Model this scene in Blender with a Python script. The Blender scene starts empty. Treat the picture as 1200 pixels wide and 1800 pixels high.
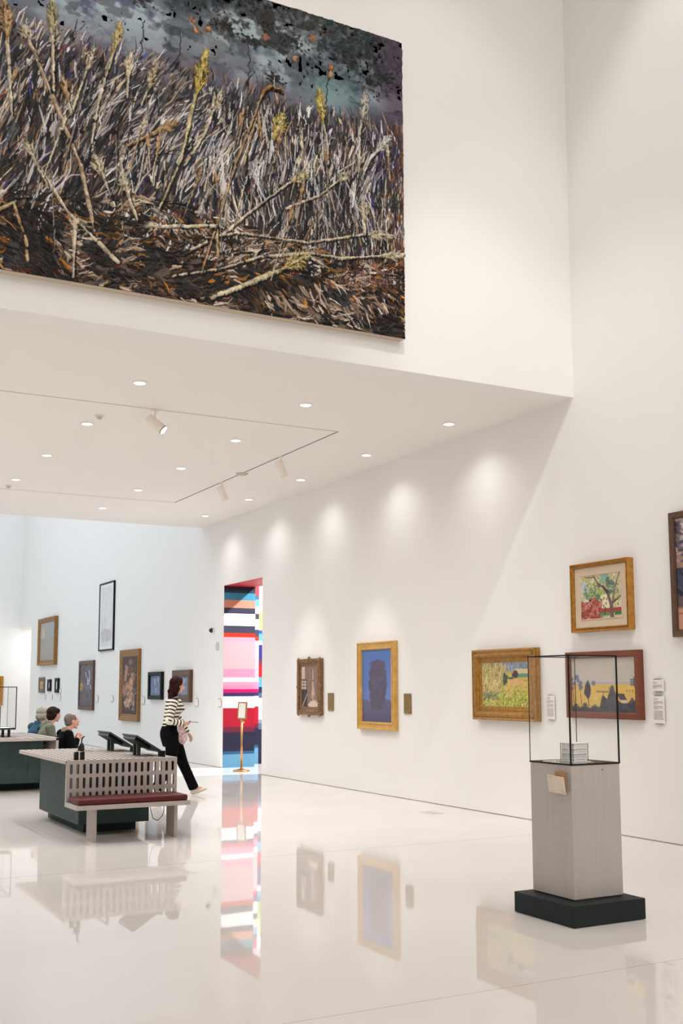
import bpy, bmesh, math, random
import numpy as np
from mathutils import Vector, Matrix
R = math.radians
SC = bpy.context.scene
COL = SC.collection
random.seed(7); RNG = np.random.default_rng(11)

# ------------------------------------------------------------------ camera, world, exposure
F_PX = 1921.17; CY = 976.72
YAW, PITCH, ROLL = 0.4942, 0.1192, -0.0024
cam = bpy.data.cameras.new('camera'); cam_o = bpy.data.objects.new('camera', cam); COL.objects.link(cam_o)
fw = Vector((math.sin(YAW)*math.cos(PITCH), math.cos(YAW)*math.cos(PITCH), math.sin(PITCH)))
rt = Vector((math.cos(YAW), -math.sin(YAW), 0)); up = rt.cross(fw)
rt, up = rt*math.cos(ROLL)+up*math.sin(ROLL), up*math.cos(ROLL)-rt*math.sin(ROLL)
M = Matrix((rt, up, -fw)).transposed().to_4x4(); M.translation = Vector((0, 0, 1.55))
cam_o.matrix_world = M
cam.sensor_fit = 'VERTICAL'; cam.sensor_height = 36.0; cam.sensor_width = 24.0
cam.lens = F_PX*36.0/1800.0
cam.shift_y = (CY-900.0)/1800.0
cam.clip_end = 200
SC.camera = cam_o
world = bpy.data.worlds.new('world'); SC.world = world; world.use_nodes = True
world.node_tree.nodes['Background'].inputs[0].default_value = (1, .97, .93, 1)
world.node_tree.nodes['Background'].inputs[1].default_value = 0.6
SC.view_settings.view_transform = 'Standard'; SC.view_settings.look = 'None'
SC.view_settings.exposure = -0.44; SC.view_settings.gamma = 1.0; SC.view_settings.use_curve_mapping = False
try:
    SC.cycles.max_bounces = 10; SC.cycles.diffuse_bounces = 6; SC.cycles.glossy_bounces = 5
    SC.cycles.transparent_max_bounces = 12; SC.cycles.caustics_reflective = False; SC.cycles.caustics_refractive = False
    SC.cycles.use_denoising = True; SC.cycles.sample_clamp_indirect = 6.0
except Exception: pass

WX = 8.115      # face of the right wall
HC = 4.822      # lower ceiling
YF = 9.467      # face of the wall with the big painting
YR = 21.166     # rear edge of the lower ceiling
YE = 38.25      # end wall
XD = 8.782      # back of the right wall
TOP = 11.4      # atrium ceiling
D1, D2 = 18.085, 19.92   # doorway

WARM = (1.0, .995, .995); NEUT = (1, .99, .985); COOL = (.74, .87, 1.0)
def light(name, kind, loc, target, energy, color, size=1.0, size_y=None, spot=60, blend=.3):
    l = bpy.data.lights.new(name, kind); l.energy = energy; l.color = color
    if kind == 'AREA':
        l.shape = 'RECTANGLE'; l.size = size; l.size_y = size_y or size
    else:
        l.shadow_soft_size = size
    if kind == 'SPOT':
        l.spot_size = R(spot); l.spot_blend = blend
    o = bpy.data.objects.new(name, l); COL.objects.link(o); o.location = loc
    d = Vector(target)-Vector(loc)
    o.rotation_euler = d.to_track_quat('-Z', 'Y').to_euler()
    return o
# front atrium: skylight strips and wall washers in the high ceiling
light('atrium_skylight', 'AREA', (3.2, 1.5, TOP-.05), (3.2, 1.5, 0), 410, WARM, 8, 8)
light('atrium_rear_skylight', 'AREA', (3.0, -3.0, TOP-.05), (3.4, -.5, 0), 700, WARM, 9, 4)
for x in (-1.0, 1.4, 3.8, 6.2):
    light('wall_washer', 'SPOT', (x, 7.3, TOP-.06), (x, 9.0, 5.2), 100, WARM, .06, spot=66, blend=.55)
for y, e in ((0.4, 260), (2.8, 160), (5.2, 120), (7.4, 260)):
    light('side_wall_washer', 'SPOT', (6.3, y, TOP-.06), (7.8, y, 4.2), e, WARM, .06, spot=64, blend=.55)
# the slanting light that the edge of the lower ceiling cuts off on the right wall
light('gallery_key', 'SPOT', (3.4, 4.52, TOP-.1), (8.1, 10.1, 2.7), 1300, WARM, .07, spot=31, blend=.8)
# rear atrium: daylight from above
light('rear_skylight', 'AREA', (1.0, 29.5, TOP-.05), (1.0, 29.5, 0), 1250, COOL, 14, 13)
# warm end passage
light('passage_light', 'AREA', (9.2, 37.4, 3.5), (8.5, 37.6, 0), 50, WARM, 1.0, 1.0)
for x in (3.5, 6.0, 8.3):
    light('end_wall_light', 'SPOT', (x, 36.2, 7.5), (x, 38.2, 1.0), 260, (1, .86, .72), .1, spot=62, blend=.8)
# mural room beyond the doorway
light('mural_room_light', 'AREA', (11.6, 17.6, 6.0), (8.9, 19.9, 1.6), 1250, NEUT, .35, .35)
light('mural_room_sky', 'AREA', (10.8, 18.4, 6.9), (10.8, 18.8, 0), 50, NEUT, 3, 2.5)

# ------------------------------------------------------------------ helpers
def s2l(c):
    c = np.asarray(c, float)
    return np.where(c <= .04045, c/12.92, ((c+.055)/1.055)**2.4)
def rgb(r, g, b): return tuple(float(v) for v in s2l([r/255, g/255, b/255])) + (1.0,)
def mat(name, col, rough=.5, metal=0.0, spec=.5, noise=0.0, nscale=8.0, bump=0.0, bscale=60.0, stretch=None, emit=None, estr=0.0, coat=0.0, attr=None, alpha=None):
    m = bpy.data.materials.new(name); m.use_nodes = True
    nt = m.node_tree; b = nt.nodes['Principled BSDF']
    b.inputs['Base Color'].default_value = col; b.inputs['Roughness'].default_value = rough
    b.inputs['Metallic'].default_value = metal; b.inputs['Specular IOR Level'].default_value = spec
    if coat: b.inputs['Coat Weight'].default_value = coat; b.inputs['Coat Roughness'].default_value = .04
    if emit: b.inputs['Emission Color'].default_value = emit; b.inputs['Emission Strength'].default_value = estr
    tc = nt.nodes.new('ShaderNodeTexCoord'); mp = nt.nodes.new('ShaderNodeMapping')
    nt.links.new(tc.outputs['Object'], mp.inputs[0])
    if stretch: mp.inputs['Scale'].default_value = stretch
    src = None
    if attr:
        a = nt.nodes.new('ShaderNodeAttribute'); a.attribute_name = attr; src = a.outputs['Color']
        nt.links.new(src, b.inputs['Base Color'])
    if noise:
        n = nt.nodes.new('ShaderNodeTexNoise'); n.inputs['Scale'].default_value = nscale; n.inputs['Detail'].default_value = 5
        nt.links.new(mp.outputs[0], n.inputs['Vector'])
        cr = nt.nodes.new('ShaderNodeMapRange'); cr.inputs[1].default_value = .25; cr.inputs[2].default_value = .75
        cr.inputs[3].default_value = 1-noise; cr.inputs[4].default_value = 1+noise*.6
        nt.links.new(n.outputs[0], cr.inputs[0])
        mx = nt.nodes.new('ShaderNodeVectorMath'); mx.operation = 'SCALE'
        if src: nt.links.new(src, mx.inputs[0])
        else: mx.inputs[0].default_value = col[:3]
        nt.links.new(cr.outputs[0], mx.inputs['Scale']); nt.links.new(mx.outputs[0], b.inputs['Base Color'])
    if bump:
        n = nt.nodes.new('ShaderNodeTexNoise'); n.inputs['Scale'].default_value = bscale; n.inputs['Detail'].default_value = 4
        nt.links.new(mp.outputs[0], n.inputs['Vector'])
        bp = nt.nodes.new('ShaderNodeBump'); bp.inputs['Strength'].default_value = bump; bp.inputs['Distance'].default_value = .01
        nt.links.new(n.outputs[0], bp.inputs['Height']); nt.links.new(bp.outputs[0], b.inputs['Normal'])
    return m
def link_mesh(name, bm, m, parent=None, smooth=False):
    me = bpy.data.meshes.new(name); bm.to_mesh(me); bm.free()
    return link_me(name, me, m, parent, smooth)
def link_me(name, me, m, parent=None, smooth=False):
    for mm in (m if isinstance(m, (list, tuple)) else [m]): me.materials.append(mm)
    if smooth:
        for p in me.polygons: p.use_smooth = True
    o = bpy.data.objects.new(name, me); COL.objects.link(o)
    if parent: o.parent = parent
    return o
def tag(o, label=None, cat=None, group=None, kind=None):
    if label: o['label'] = label
    if cat: o['category'] = cat
    if group: o['group'] = group
    if kind: o['kind'] = kind
    return o
def thing(name, label, cat, loc=(0, 0, 0), rz=0, group=None):
    o = bpy.data.objects.new(name, None); COL.objects.link(o); o.location = loc; o.rotation_euler = (0, 0, rz)
    o.empty_display_size = .1
    return tag(o, label, cat, group)
def box(bm, x0, x1, y0, y1, z0, z1, bev=0.0, mtx=None, mi=0):
    vs = [bm.verts.new((x, y, z)) for x in (x0, x1) for y in (y0, y1) for z in (z0, z1)]
    fs = [bm.faces.new([vs[i] for i in f]) for f in ((0, 1, 3, 2), (4, 6, 7, 5), (0, 4, 5, 1), (2, 3, 7, 6), (0, 2, 6, 4), (1, 5, 7, 3))]
    for f in fs: f.material_index = mi
    if bev:
        r = bmesh.ops.bevel(bm, geom=list({e for f in fs for e in f.edges}), offset=bev, segments=2, affect='EDGES', profile=.5)
        vs = list({v for f in r['faces'] for v in f.verts} | {v for v in vs if v.is_valid})
    if mtx is not None:
        bmesh.ops.transform(bm, matrix=mtx, verts=[v for v in vs if v.is_valid])
    return vs
def boxo(name, m, dims, parent=None, bev=0.0, mtx=None):
    bm = bmesh.new(); box(bm, *dims, bev=bev, mtx=mtx); return link_mesh(name, bm, m, parent)
def cyl(bm, a, b, r, n=20, r2=None):
    a, b = Vector(a), Vector(b); r2 = r if r2 is None else r2
    t = (b-a).normalized(); s = t.orthogonal().normalized(); u = t.cross(s)
    A = [bm.verts.new(a+(s*math.cos(k)+u*math.sin(k))*r) for k in [2*math.pi*i/n for i in range(n)]]
    B = [bm.verts.new(b+(s*math.cos(k)+u*math.sin(k))*r2) for k in [2*math.pi*i/n for i in range(n)]]
    for i in range(n): bm.faces.new((A[i], A[(i+1) % n], B[(i+1) % n], B[i]))
    bm.faces.new(A[::-1]); bm.faces.new(B)
def lathe(bm, prof, c=(0, 0), n=32):
    rings = []
    for r, z in prof:
        rings.append([bm.verts.new((c[0]+max(r, 1e-4)*math.cos(2*math.pi*i/n), c[1]+max(r, 1e-4)*math.sin(2*math.pi*i/n), z)) for i in range(n)])
    for A, B in zip(rings, rings[1:]):
        for i in range(n): bm.faces.new((A[i], A[(i+1) % n], B[(i+1) % n], B[i]))
    bm.faces.new(rings[0][::-1]); bm.faces.new(rings[-1])
def struct(o): o['kind'] = 'structure'; return o
def fixn(o):
    bm = bmesh.new(); bm.from_mesh(o.data); bmesh.ops.recalc_face_normals(bm, faces=bm.faces); bm.to_mesh(o.data); bm.free(); return o

# ------------------------------------------------------------------ structure
M_wall = mat('wall_paint', rgb(240, 238, 235), .62, spec=.25, bump=.03, bscale=220)
M_ceil = mat('ceiling_paint', rgb(240, 236, 231), .7, spec=.2, bump=.02, bscale=200)
M_gap = mat('shadow_gap', rgb(60, 54, 50), .8)
def floor_mat():
    m = bpy.data.materials.new('white_resin_floor'); m.use_nodes = True; nt = m.node_tree; b = nt.nodes['Principled BSDF']
    L = nt.links.new
    b.inputs['Roughness'].default_value = .022; b.inputs['IOR'].default_value = 1.34
    tc = nt.nodes.new('ShaderNodeTexCoord'); sx = nt.nodes.new('ShaderNodeSeparateXYZ'); L(tc.outputs['Object'], sx.inputs[0])
    n = nt.nodes.new('ShaderNodeTexNoise'); n.inputs['Scale'].default_value = .7; n.inputs['Detail'].default_value = 4; L(tc.outputs['Object'], n.inputs['Vector'])
    mr = nt.nodes.new('ShaderNodeMapRange'); mr.inputs[1].default_value = .3; mr.inputs[2].default_value = .7
    mr.inputs[3].default_value = .96; mr.inputs[4].default_value = 1.03; L(n.outputs[0], mr.inputs[0])
    def line(sock, pos, w):
        a = nt.nodes.new('ShaderNodeMath'); a.operation = 'SUBTRACT'; a.inputs[1].default_value = pos; L(sock, a.inputs[0])
        c = nt.nodes.new('ShaderNodeMath'); c.operation = 'ABSOLUTE'; L(a.outputs[0], c.inputs[0])
        d = nt.nodes.new('ShaderNodeMath'); d.operation = 'LESS_THAN'; d.inputs[1].default_value = w; L(c.outputs[0], d.inputs[0]); return d.outputs[0]
    l1 = line(sx.outputs['Y'], 9.39, .0045)
    l2 = line(sx.outputs['Y'], 4.78, .003)
    mxx = nt.nodes.new('ShaderNodeMath'); mxx.operation = 'MAXIMUM'; L(l1, mxx.inputs[0]); L(l2, mxx.inputs[1])
    sc = nt.nodes.new('ShaderNodeMath'); sc.operation = 'MULTIPLY_ADD'; sc.inputs[1].default_value = -.45; sc.inputs[2].default_value = 1.0; L(mxx.outputs[0], sc.inputs[0])
    mu = nt.nodes.new('ShaderNodeMath'); mu.operation = 'MULTIPLY'; L(sc.outputs[0], mu.inputs[0]); L(mr.outputs[0], mu.inputs[1])
    v = nt.nodes.new('ShaderNodeVectorMath'); v.operation = 'SCALE'; v.inputs[0].default_value = rgb(224, 218, 213)[:3]; L(mu.outputs[0], v.inputs['Scale'])
    L(v.outputs[0], b.inputs['Base Color'])
    n2 = nt.nodes.new('ShaderNodeTexNoise'); n2.inputs['Scale'].default_value = 1.6; L(tc.outputs['Object'], n2.inputs['Vector'])
    bp = nt.nodes.new('ShaderNodeBump'); bp.inputs['Strength'].default_value = .006; bp.inputs['Distance'].default_value = .03
    L(n2.outputs[0], bp.inputs['Height']); L(bp.outputs[0], b.inputs['Normal'])
    return m
M_floor = floor_mat()
struct(boxo('floor', M_floor, (-8.2, 14.2, -6.2, 39, -.2, 0)))
bm = bmesh.new()
for y0, y1, z0 in ((-6.2, D1, 0), (D1, D2, 3.525), (D2, 36.62, 0), (36.62, YE, 3.56)):
    box(bm, WX, XD, y0, y1, z0, TOP)
struct(link_mesh('wall_right', bm, M_wall))
struct(boxo('wall_front', M_wall, (-8.0, WX, YF, YF+.25, HC, TOP)))
struct(boxo('ceiling', M_ceil, (-8.0, WX, YF+.25, YR, HC, HC+.25)))
bm = bmesh.new(); box(bm, -8.0, WX, YR-.25, YR, HC+.25, TOP); struct(link_mesh('wall_rear', bm, M_wall))
struct(boxo('wall_far', M_wall, (-8.2, 12, YE, YE+.2, 0, TOP)))
struct(boxo('wall_left', M_wall, (-8.2, -8.0, -6.2, YE, 0, TOP)))
struct(boxo('wall_back', M_wall, (-8.0, WX, -6.2, -6.0, 0, TOP)))
bm = bmesh.new(); box(bm, -8.2, XD, -6.2, YF+.25, TOP, TOP+.2); box(bm, -8.2, XD, YR-.25, YE, TOP, TOP+.2)
struct(link_mesh('ceiling_atrium', bm, M_ceil))
bm = bmesh.new(); box(bm, XD, 12, 36.3, 36.45, 0, 3.6); box(bm, 11.9, 12, 36.45, YE, 0, 3.6); box(bm, XD, 12, 36.3, YE, 3.6, 3.7)
struct(link_mesh('wall_passage', bm, M_wall))
bm = bmesh.new(); box(bm, XD, 14, 14.4, 14.5, 0, 7); box(bm, 13.9, 14, 14.5, 20.7, 0, 7); box(bm, XD, 14, 14.4, 20.7, 7, 7.1); box(bm, XD, 14, 20.6, 20.7, 0, 7)
struct(link_mesh('wall_mural_room', bm, mat('mural_room_low_bounce', rgb(150, 140, 150), .7)))  # unseen walls toned darker to cut bounce light and deepen the jamb shadow
bm = bmesh.new()
for y0, y1 in ((-6.0, D1), (D2, 36.62)): box(bm, WX-.002, WX, y0, y1, 0, .007)
struct(link_mesh('shadow_strip_right', bm, mat('wall_foot_shadow', rgb(132, 116, 104), .8)))  # thin strip coloured as the dark shadow gap at the wall's foot

# striped mural: constant stripes by height
def stripes_mat(name, stops, zmax):
    m = bpy.data.materials.new(name); m.use_nodes = True; nt = m.node_tree; b = nt.nodes['Principled BSDF']
    b.inputs['Roughness'].default_value = .45; b.inputs['Specular IOR Level'].default_value = .3
    tc = nt.nodes.new('ShaderNodeTexCoord'); sx = nt.nodes.new('ShaderNodeSeparateXYZ'); nt.links.new(tc.outputs['Object'], sx.inputs[0])
    d = nt.nodes.new('ShaderNodeMath'); d.operation = 'DIVIDE'; d.inputs[1].default_value = zmax; nt.links.new(sx.outputs['Z'], d.inputs[0])
    cr = nt.nodes.new('ShaderNodeValToRGB'); cr.color_ramp.interpolation = 'CONSTANT'; nt.links.new(d.outputs[0], cr.inputs[0])
    el = cr.color_ramp.elements
    while len(el) > 1: el.remove(el[-1])
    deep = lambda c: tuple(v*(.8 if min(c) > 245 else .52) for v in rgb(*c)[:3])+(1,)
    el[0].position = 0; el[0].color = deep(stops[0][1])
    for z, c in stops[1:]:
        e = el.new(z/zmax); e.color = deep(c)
    nt.links.new(cr.outputs[0], b.inputs['Base Color']); return m
# z values read against the jamb (3.54 m high)
ST1 = [(0, (120, 185, 225)), (.27, (60, 125, 160)), (.35, (40, 40, 74)), (.95, (140, 34, 62)), (1.06, (206, 8, 50)), (1.60, (252, 250, 250)), (1.87, (60, 50, 110)),
       (1.96, (232, 0, 120)), (2.04, (244, 170, 205)), (2.12, (250, 205, 222)), (2.18, (252, 250, 250)), (2.22, (245, 185, 214)), (2.36, (250, 214, 220)), (2.74, (250, 196, 225)), (2.80, (232, 62, 14)),
       (2.88, (62, 62, 84)), (3.0, (252, 250, 250)), (3.17, (58, 58, 78)), (3.26, (250, 205, 185)), (3.37, (100, 180, 215)), (3.46, (44, 44, 60)), (3.5, (200, 20, 50))]
def zj(py): return (1350-py)/(1350-1028)*3.541
ST1 = [(0, (118, 186, 226)), (zj(1327), (52, 110, 150)), (zj(1323), (40, 40, 72)), (zj(1289), (128, 36, 62)), (zj(1280.5), (206, 8, 50)), (zj(1247), (250, 248, 250)), (zj(1227), (62, 50, 112)),
       (zj(1220.5), (228, 0, 116)), (zj(1214), (240, 160, 200)), (zj(1207), (246, 178, 212)), (zj(1201), (250, 248, 250)), (zj(1193), (244, 172, 206)), (zj(1178), (248, 208, 214)), (zj(1130), (248, 196, 222)), (zj(1121.5), (230, 58, 12)),
       (zj(1113.5), (72, 72, 96)), (zj(1101.5), (250, 248, 250)), (zj(1080), (66, 66, 88)), (zj(1069), (246, 170, 140)), (zj(1055), (70, 170, 205)), (zj(1042), (30, 70, 90)), (zj(1037), (40, 32, 46)), (zj(1029.5), (196, 12, 48))]
ST2 = [(0, (118, 186, 226)), (zj(1327)+.06, (52, 110, 150)), (zj(1323)+.08, (40, 40, 72)), (zj(1286), (128, 36, 62)), (zj(1277.5), (206, 8, 50)), (zj(1246), (250, 248, 250)), (zj(1227), (62, 50, 112)),
       (zj(1220.5), (228, 0, 116)), (zj(1214), (240, 160, 200)), (zj(1201), (250, 248, 250)), (zj(1193), (248, 200, 214)), (zj(1130), (248, 196, 222)), (zj(1124), (230, 58, 12)),
       (zj(1116), (72, 72, 96)), (zj(1104), (250, 248, 250)), (zj(1085), (66, 66, 88)), (zj(1074), (248, 228, 220)), (zj(1060), (100, 180, 225)), (zj(1048), (80, 100, 130)), (zj(1040), (214, 60, 80))]
ST3 = [(0, (40, 40, 72)), (zj(1288), (100, 130, 160)), (zj(1277), (160, 170, 195)), (zj(1270), (250, 250, 250)), (zj(1230), (90, 120, 160)), (zj(1222), (46, 52, 100)), (zj(1210), (100, 190, 235)), (zj(1192), (226, 30, 24)),
       (zj(1171), (150, 40, 70)), (zj(1160), (50, 60, 140)), (zj(1132), (250, 250, 250)), (zj(1124), (100, 190, 235)), (zj(1112), (50, 100, 190)), (zj(1105), (180, 225, 130)), (zj(1070), (230, 245, 200)), (zj(1040), (250, 250, 250))]
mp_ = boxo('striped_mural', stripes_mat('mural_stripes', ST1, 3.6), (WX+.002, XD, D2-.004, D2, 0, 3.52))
tag(mp_, 'multicoloured horizontal stripe mural on the deep jamb of the tall doorway', 'mural')
mo = thing('striped_mural', 'striped mural continuing on the bright wall behind the doorway jamb', 'mural', (XD, 20.6, 0))
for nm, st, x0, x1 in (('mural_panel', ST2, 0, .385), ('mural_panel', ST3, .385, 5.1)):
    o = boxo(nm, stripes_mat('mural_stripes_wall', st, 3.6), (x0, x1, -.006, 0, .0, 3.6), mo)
M_red = mat('red_soffit', rgb(178, 18, 44), .5)
struct(boxo('ceiling_doorway', M_red, (WX+.001, XD, D1, D2, 3.519, 3.525)))

# ------------------------------------------------------------------ picture painting (colour grids)
def fbm(h, w, sy, sx, seed, oct=4):
    r = np.random.default_rng(seed); out = np.zeros((h, w)); amp = 1; tot = 0
    for o in range(oct):
        gy = max(2, int(h/sy*(2**o))+2); gx = max(2, int(w/sx*(2**o))+2)
        g = r.random((gy, gx))
        yy = np.linspace(0, gy-1.001, h); xx = np.linspace(0, gx-1.001, w)
        y0 = yy.astype(int); x0 = xx.astype(int); fy = (yy-y0)[:, None]; fx = (xx-x0)[None]
        fy = fy*fy*(3-2*fy); fx = fx*fx*(3-2*fx)
        a = g[y0][:, x0]; b = g[y0][:, x0+1]; c = g[y0+1][:, x0]; d = g[y0+1][:, x0+1]
        out += amp*(a*(1-fy)*(1-fx)+b*(1-fy)*fx+c*fy*(1-fx)+d*fy*fx); tot += amp; amp *= .55
    return out/tot
def mixc(img, c, m):
    c = np.asarray(c, float)/255 if np.ndim(c) == 1 else c
    return img*(1-m[..., None])+c*m[..., None]
def sst(a, b, x):
    t = np.clip((x-a)/(b-a), 0, 1); return t*t*(3-2*t)
class Canvas:
    def __init__(s, w, h, bg):
        s.w, s.h = w, h; s.c = np.ones((h, w, 3))*np.asarray(bg)/255; s.z = np.zeros((h, w))
        s.U, s.V = np.meshgrid((np.arange(w)+.5)/w, (np.arange(h)+.5)/h)   # V from the top
    def m(s, c, mask): s.c = mixc(s.c, c, np.clip(mask, 0, 1))
    def stroke(s, x0, y0, x1, y1, w0, w1, col, a=1.0, hz=0.0, soft=.6):      # pixels
        r = max(w0, w1)+1.5
        xa, xb = int(max(0, min(x0, x1)-r)), int(min(s.w, max(x0, x1)+r+1)); ya, yb = int(max(0, min(y0, y1)-r)), int(min(s.h, max(y0, y1)+r+1))
        if xb <= xa or yb <= ya: return
        Y, X = np.mgrid[ya:yb, xa:xb]
        dx, dy = x1-x0, y1-y0; L = dx*dx+dy*dy+1e-9
        t = np.clip(((X-x0)*dx+(Y-y0)*dy)/L, 0, 1); d = np.hypot(X-x0-t*dx, Y-y0-t*dy)
        w = w0+(w1-w0)*t; k = np.clip((w-d)/soft+.5, 0, 1)*a
        sub = s.c[ya:yb, xa:xb]; s.c[ya:yb, xa:xb] = sub*(1-k[..., None])+np.asarray(col)/255*k[..., None]
        if hz: s.z[ya:yb, xa:xb] = np.maximum(s.z[ya:yb, xa:xb], hz*np.clip(k*(1-.5*(d/np.maximum(w, .1))**2), 0, 1)) if hz > 0 else s.z[ya:yb, xa:xb]+hz*k
    def us(s, u0, v0, u1, v1, w0, w1, col, a=1.0, soft=.6): s.stroke(u0*s.w, v0*s.h, u1*s.w, v1*s.h, w0*s.w, w1*s.w, col, a, 0, soft)
    def blob(s, u, v, ru, rv, col, a=1.0, rag=.25, seed=0, edge=.12):
        d = np.hypot((s.U-u)/ru, (s.V-v)/rv)+(fbm(s.h, s.w, max(3, s.h*rv*.5), max(3, s.w*ru*.5), seed, 3)-.5)*2*rag
        s.m(col, (1-sst(1-edge, 1+edge, d))*a)
    def rect(s, u0, v0, u1, v1, col, a=1.0):
        s.m(col, ((s.U >= u0) & (s.U < u1) & (s.V >= v0) & (s.V < v1))*a)
    def dabs(s, n, u0, v0, u1, v1, cols, ln, wd, ang, jit, seed, a=.8, hz=0):
        r = random.Random(seed)
        for _ in range(n):
            u, v = r.uniform(u0, u1)*s.w, r.uniform(v0, v1)*s.h; an = R(ang+r.uniform(-jit, jit)); l = ln*s.h*r.uniform(.5, 1.5)
            c = r.choice(cols); k = r.uniform(.85, 1.12)
            s.stroke(u, v, u+math.cos(an)*l, v-math.sin(an)*l, wd*s.h*r.uniform(.5, 1.3), wd*s.h*.5, [min(255, q*k) for q in c], a, hz*r.uniform(.3, 1) if hz else 0)
M_paint = mat('oil_paint', (1, 1, 1, 1), .45, spec=.2, attr='Col')
M_paint_matt = mat('matt_paint', (1, 1, 1, 1), .6, spec=.25, attr='Col')
M_glazed = mat('glazed_picture', (1, 1, 1, 1), .55, spec=.25, attr='Col', coat=.6)
def picture(name, cv, P, eu, ev, n, parent, m=None, relief=1.0, thick=.01):
    """canvas mesh: P top-left corner, eu / ev full-width and full-height vectors, n outward normal"""
    h, w = cv.h, cv.w; P, eu, ev, n = map(np.array, (P, eu, ev, n))
    U, V = np.meshgrid(np.linspace(0, 1, w), np.linspace(0, 1, h))
    co = P+U[..., None]*eu+V[..., None]*ev+(cv.z*relief)[..., None]*n
    co = co.reshape(-1, 3)
    idx = np.arange(w*h).reshape(h, w)
    q = np.stack([idx[:-1, :-1], idx[1:, :-1], idx[1:, 1:], idx[:-1, 1:]], -1).reshape(-1, 4)
    nv = w*h
    back = np.array([P+a*eu+b*ev-n*thick for a, b in ((0, 0), (0, 1), (1, 1), (1, 0))])
    co = np.vstack([co, back])
    me = bpy.data.meshes.new(name)
    edge = [idx[:, 0].tolist(), idx[-1, :].tolist(), idx[::-1, -1].tolist(), idx[0, ::-1].tolist()]
    faces = q.tolist()
    for k in range(4):
        faces.append(edge[k][::-1]+[nv+k, nv+(k+1) % 4])
    faces.append([nv+3, nv+2, nv+1, nv])
    me.from_pydata(co.tolist(), [], faces)
    col = np.ones((len(co), 4)); col[:nv, :3] = s2l(np.clip(cv.c, 0, 1)).reshape(-1, 3); col[nv:, :3] = .3
    at = me.color_attributes.new('Col', 'FLOAT_COLOR', 'POINT'); at.data.foreach_set('color', col.astype(np.float32).ravel())
    if n @ np.cross(ev, eu) < 0: me.flip_normals()
    o = link_me(name, me, m or M_paint, parent)
    for p in me.polygons[:len(q)]: p.use_smooth = True
    return o

# ------------------------------------------------------------------ frames
def frame(parent, W_, H_, prof, m, name='frame'):
    """mitred frame, local x = across, z = up, y = depth toward the viewer (-y). prof: (inset, depth)"""
    bm = bmesh.new(); rings = []
    for i, d in prof:
        rings.append([bm.verts.new((x, -d, z)) for x, z in ((i, i), (W_-i, i), (W_-i, H_-i), (i, H_-i))])
    for A, B in zip(rings, rings[1:]):
        for k in range(4): bm.faces.new((A[k], A[(k+1) % 4], B[(k+1) % 4], B[k]))
    return link_mesh(name, bm, m, parent)
def wall_picture(name, label, cat, yl, yr, z0, z1, prof, fm, cv, inset, pdepth, pm=None, group=None, relief=1.0):
    """hangs on the right wall; local x runs toward smaller world y (left to right for the visitor)"""
    t = thing(name, label, cat, (WX, yl, z0), -math.pi/2, group)
    W_, H_ = yl-yr, z1-z0
    fr = frame(t, W_, H_, prof, fm)
    bm = bmesh.new(); box(bm, inset*.8, W_-inset*.8, -pdepth+.012, 0, inset*.8, H_-inset*.8); link_mesh('backing_board', bm, M_backing, t)
    picture('canvas', cv, (inset, -pdepth, H_-inset), (W_-2*inset, 0, 0), (0, 0, -(H_-2*inset)), (0, -1, 0), t, pm, relief)
    return t, fr
M_backing = mat('backing_board', rgb(90, 70, 50), .8)
M_gold = mat('gilded_wood', rgb(186, 130, 52), .42, metal=.35, noise=.4, nscale=18, bump=.5, bscale=40)
M_gold_l = mat('pale_gilded_wood', rgb(208, 164, 88), .45, metal=.3, noise=.22, nscale=10, bump=.15, bscale=30)
M_gold_o = mat('carved_gilt_wood', rgb(158, 114, 50), .4, metal=.45, noise=.45, nscale=30, bump=.9, bscale=55)
M_gold_d = mat('aged_gilt_wood', rgb(136, 98, 60), .45, metal=.3, noise=.5, nscale=26, bump=.9, bscale=60)
M_brown = mat('brown_wood_frame', rgb(118, 58, 32), .4, noise=.25, nscale=6, stretch=(1, 1, 8), bump=.05)
M_dkbrown = mat('dark_worn_wood_frame', rgb(92, 62, 40), .45, noise=.5, nscale=30, bump=.7, bscale=70)
M_black = mat('black_frame', rgb(12, 12, 14), .5, spec=.25, noise=.1)
M_ochre = mat('ochre_wood_frame', rgb(150, 108, 56), .5, metal=.2, noise=.35, nscale=16, bump=.3)
M_greyfr = mat('weathered_frame', rgb(122, 104, 88), .55, noise=.4, nscale=22, bump=.3)

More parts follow.
